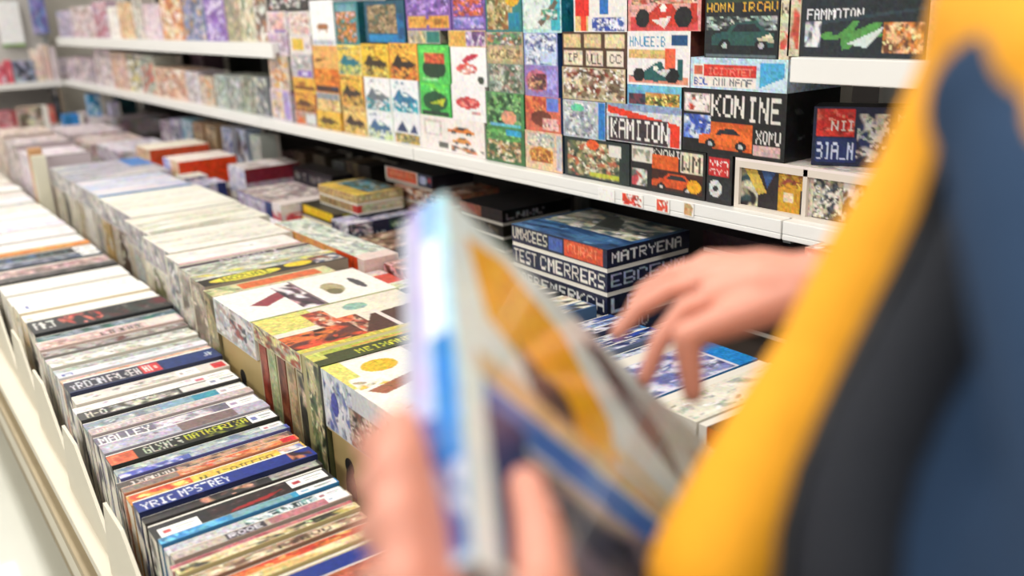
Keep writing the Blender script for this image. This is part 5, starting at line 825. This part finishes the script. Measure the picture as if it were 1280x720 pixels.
# right hand: reaching out, fingers bent over the package edge
R_ = [[(wrR, .025), (P3(955, 362, .79), .027), (P3(900, 372, .79), .018)], [(wrR, .024), (P3(950, 350, .80), .024), (P3(885, 352, .815), .017)],
      [(wrR, .022), (P3(950, 340, .815), .021), (P3(880, 338, .835), .015)], [(wrR, .02), (P3(945, 338, .83), .018), (P3(885, 330, .855), .013)],
      [(P3(900, 372, .79), .0115), (P3(858, 385, .785), .0105), (P3(826, 424, .785), .0092), (P3(806, 474, .79), .0078)],
      [(P3(885, 352, .815), .0115), (P3(838, 362, .815), .0105), (P3(800, 384, .815), .0092), (P3(772, 416, .82), .0078)],
      [(P3(880, 338, .835), .011), (P3(838, 345, .84), .010), (P3(804, 366, .845), .0088), (P3(786, 400, .85), .0075)],
      [(P3(885, 330, .855), .0095), (P3(850, 338, .86), .0085), (P3(826, 356, .865), .0078), (P3(812, 384, .87), .0068)],
      [(P3(985, 372, .785), .021), (P3(918, 398, .765), .0165), (P3(858, 420, .755), .0125), (P3(866, 492, .765), .0092)]]
# left hand: gripping the lower spine corner, thumb on the printed face
def on_pack(a, b, d):     # point on the package: a along its width, b along its height from the lower corner, d out of the printed face
    return c1+ev*(a*LV)-eu*(b*LU)+en_*d
kI, kM, kR, kP = on_pack(-.062, .27, -.024), on_pack(-.072, .18, -.025), on_pack(-.07, .08, -.025), on_pack(-.06, -.03, -.024)
L_ = []
for K, rr in ((kI, .0105), (kM, .011), (kR, .0105), (kP, .009)):
    L_.append([(wrL, .022), (wrL.lerp(K, .55), .0185), (K, rr*1.25)])
for K, rr, b, ln in ((kI, .0100, .29, .34), (kM, .0104, .20, .38), (kR, .0100, .10, .35), (kP, .0085, .0, .28)):
    L_.append([(K, rr*1.1), (on_pack(-.03, b+.02, -TH-.014), rr), (on_pack(ln*.45, b+.03, -TH-.012), rr*.9), (on_pack(ln*.78, b+.03, -TH-.0095), rr*.78)])
L_.append([(wrL, .022), (P3(655, 800, .40), .018), (on_pack(.09, -.04, .015), .0155), (on_pack(.10, .1, .0135), .0138), (on_pack(.095, .2, .011), .011)])
v2_, f2_ = tube_union(ch+R_+L_, 12)
o_ = len(vs); vs += v2_; fs += [[i+o_ for i in f] for f in f2_]
person = remesh('person', vs, fs, skin, .0036, None, 3)
tagit(person, 'person in navy jacket over yellow hooded top, leafing through a model kit box', 'person')
# ---- eyes and brows
for s in (-1, 1):
    v, f = [], []; ellip(v, f, hc+Vector((-.083, s*.03, .018)), (.011, .012, .011))
    me = bpy.data.meshes.new('eye'); me.from_pydata([tuple(q) for q in v], [], f); link('eye', me, mat('eye_white', 'e8e6e2', .2, .02), person)
    v, f = [], []; ellip(v, f, hc+Vector((-.0925, s*.031, .018)), (.003, .005, .005))
    me = bpy.data.meshes.new('iris'); me.from_pydata([tuple(q) for q in v], [], f); link('iris', me, mat('iris_brown', '38281c', .2, .02), person)
# ---- hair
v, f = [], []
ellip(v, f, hc+Vector((.022, 0, .035)), (.1, .087, .105)); ellip(v, f, hc+Vector((.045, 0, -.02)), (.07, .076, .085)); ellip(v, f, hc+Vector((-.035, 0, .085)), (.05, .068, .045))
remesh('hair', v, f, mat('dark_hair', '2a1d15', .6, .3, 60, bump=.6, stretch=(1, 1, .2)), .005, person, 3)
# ---- yellow hooded top: front bulges out of the open jacket
def prof(px, py, t): q = P3(px, py, t); return q
sil = [(1166, 20), (1160, 70), (1130, 140), (1090, 230), (1030, 330), (960, 470), (900, 560), (850, 640), (805, 720)]
TT = .545
chest = []
for (x, y) in sil:
    q = P3(x, y, TT); chest.append(q)
v, f = [], []
loft(v, f, [(-.035, .46, EYE-.70, .135, .175), (-.045, .46, EYE-.60, .125, .165), (-.03, .46, EYE-.45, .105, .15), (-.03, .46, EYE-.3, .105, .16), (-.035, .46, EYE-.2, .105, .17), (-.055, .46, EYE-.14, .09, .14), (-.06, .46, EYE-.08, .075, .085)])
fr = []
imr = Vector(RW[:, 0])                     # picture-plane sideways direction in the world
for i, q in enumerate(chest):
    r = .042 if i > 1 else .05
    fr.append((q+imr*r*1.02, r))
t_v, t_f = tube_union([fr, [(q+Vector((.05, .07, 0)), r+.008) for q, r in fr[1:6]], [(q+Vector((.09, .10, .0)), r+.01) for q, r in fr[2:5]]], 16)
o_ = len(v); v += t_v; f += [[i+o_ for i in g] for g in t_f]
# hood bunched round the neck
hd_ = [(V(-.07+.10*math.cos(a), .46+.115*math.sin(a), -.045+.02*math.cos(a)), .036) for a in [i*math.pi/8 for i in range(17)]]
t_v, t_f = tube_union([hd_, [(V(.01, .40, -.06), .05), (V(.05, .46, -.10), .06), (V(.01, .52, -.06), .05)], [fr[0], (V(-.155, .40, -.03), .04)],
   [(elR.lerp(wrR, .1), .056), (elR.lerp(wrR, .80), .040)], [(shR, .07), (elR, .058), (elR.lerp(wrR, .1), .056)], [(shL, .06), (elL, .045), (elL.lerp(wrL, .88), .036)]], 16)
o_ = len(v); v += t_v; f += [[i+o_ for i in g] for g in t_f]
remesh('hooded_top', v, f, yellow, .006, person, 5)
# ---- navy jacket
v, f = [], []
loft(v, f, [(-.0, .455, EYE-.74, .145, .20), (-.005, .455, EYE-.6, .14, .195), (-.03, .455, EYE-.45, .145, .19), (-.035, .455, EYE-.3, .15, .2), (-.03, .455, EYE-.2, .14, .205), (-.005, .455, EYE-.13, .10, .17), (.0, .455, EYE-.09, .075, .11)])
nav = [(1245, 75), (1208, 125), (1190, 200), (1160, 290), (1112, 390), (1060, 490), (1018, 580), (996, 660), (990, 740)]
cl = []
for i, (x, y) in enumerate(nav):
    q = P3(x, y, .475-.01*i/8); r = .036 if i > 1 else .026
    cl.append((q+imr*r, r))
t_v, t_f = tube_union([cl, [(q+Vector((.045, .02, -.005)), r+.012) for q, r in cl], [(q+Vector((.08, .05, -.01)), r+.02) for q, r in cl],
   [(shL+Vector((.0, 0, .01)), .078), (elL, .066), (elL.lerp(wrL, .8), .046)], [(q+imr*(r+.045), .05) for q, r in cl], [(q+imr*(r+.11), .06) for q, r in cl[1:]], [(q+imr*(r+.17), .06) for q, r in cl[1:]], [(P3(1262, 130, .46), .035), (P3(1330, 150, .46), .05), (shL, .078)], [(shR, .08), (elR, .068), (elR.lerp(wrR, .25), .062)],
   [(V(-.03, .36, -.11), .03), (V(.05, .40, -.085), .036), (V(.07, .46, -.08), .036), (V(.05, .53, -.085), .036)]], 16)
o_ = len(v); v += t_v; f += [[i+o_ for i in g] for g in t_f]
jk = remesh('jacket', v, f, navy, .007, person, 5)
v, f = tube_union([[(q, r+.003) for q, r in cl]], 18); remesh('front_placket', v, f, mat('placket_black_navy', '0e1420', .8, .1), .006, jk, 3)
zp = [(q-imr*(r*.86)+Vector((-.004, -.012, 0)), .0035) for q, r in cl]
v, f = tube_union([zp[1:]], 8); me = bpy.data.meshes.new('zip_tape'); me.from_pydata([tuple(q) for q in v], [], f); link('zip_tape', me, mat('black_zip', '101216', .5, .05), jk)
# ---- trousers and shoes
v, f = [], []
loft(v, f, [(-.03, .46, EYE-.86, .10, .17), (-.03, .46, EYE-.78, .13, .185), (-.03, .46, EYE-.66, .128, .175), (-.035, .46, EYE-.58, .12, .165)])
t_v, t_f = tube_union([[(V(-.03, .38, -.74), .098), (V(-.045, .37, -1.02), .075), (V(-.02, .37, -1.40), .06)], [(V(-.03, .54, -.74), .098), (V(-.045, .56, -1.02), .075), (V(-.02, .56, -1.40), .06)]], 16)
o_ = len(v); v += t_v; f += [[i+o_ for i in g] for g in t_f]
remesh('trousers', v, f, mat('dark_denim', '27303e', .8, .12, 50, bump=.2), .009, person, 4)
for y in (.37, .56):
    t_v, t_f = tube_union([[(V(.03, y, -1.45), .046), (V(-.08, y, -1.452), .044), (V(-.19, y, -1.458), .038)]], 14)
    t_v = [Vector((q.x, q.y, max(q.z, .004))) for q in t_v]
    remesh('shoe', t_v, t_f, mat('grey_shoe', '4a4c50', .6, .1), .006, person, 3)

# ================================================================== camera and picture settings
cam = bpy.data.cameras.new('camera'); co = bpy.data.objects.new('camera', cam); C.objects.link(co); bpy.context.scene.camera = co
cam.sensor_width = 36; cam.lens = 36*FPX/1280; cam.clip_start = .02
rot = Matrix([[float(RW[i][j]) for j in range(3)] for i in range(3)])
co.matrix_world = Matrix.Translation((0, 0, EYE)) @ rot.to_4x4()
cam.dof.use_dof = True; cam.dof.focus_distance = 1.95; cam.dof.aperture_fstop = 1.75
vs_ = bpy.context.scene.view_settings
bpy.context.scene.display_settings.display_device = 'sRGB'
vs_.view_transform = 'Standard'; vs_.look = 'None'; vs_.exposure = 0.0; vs_.gamma = 1; vs_.use_curve_mapping = False
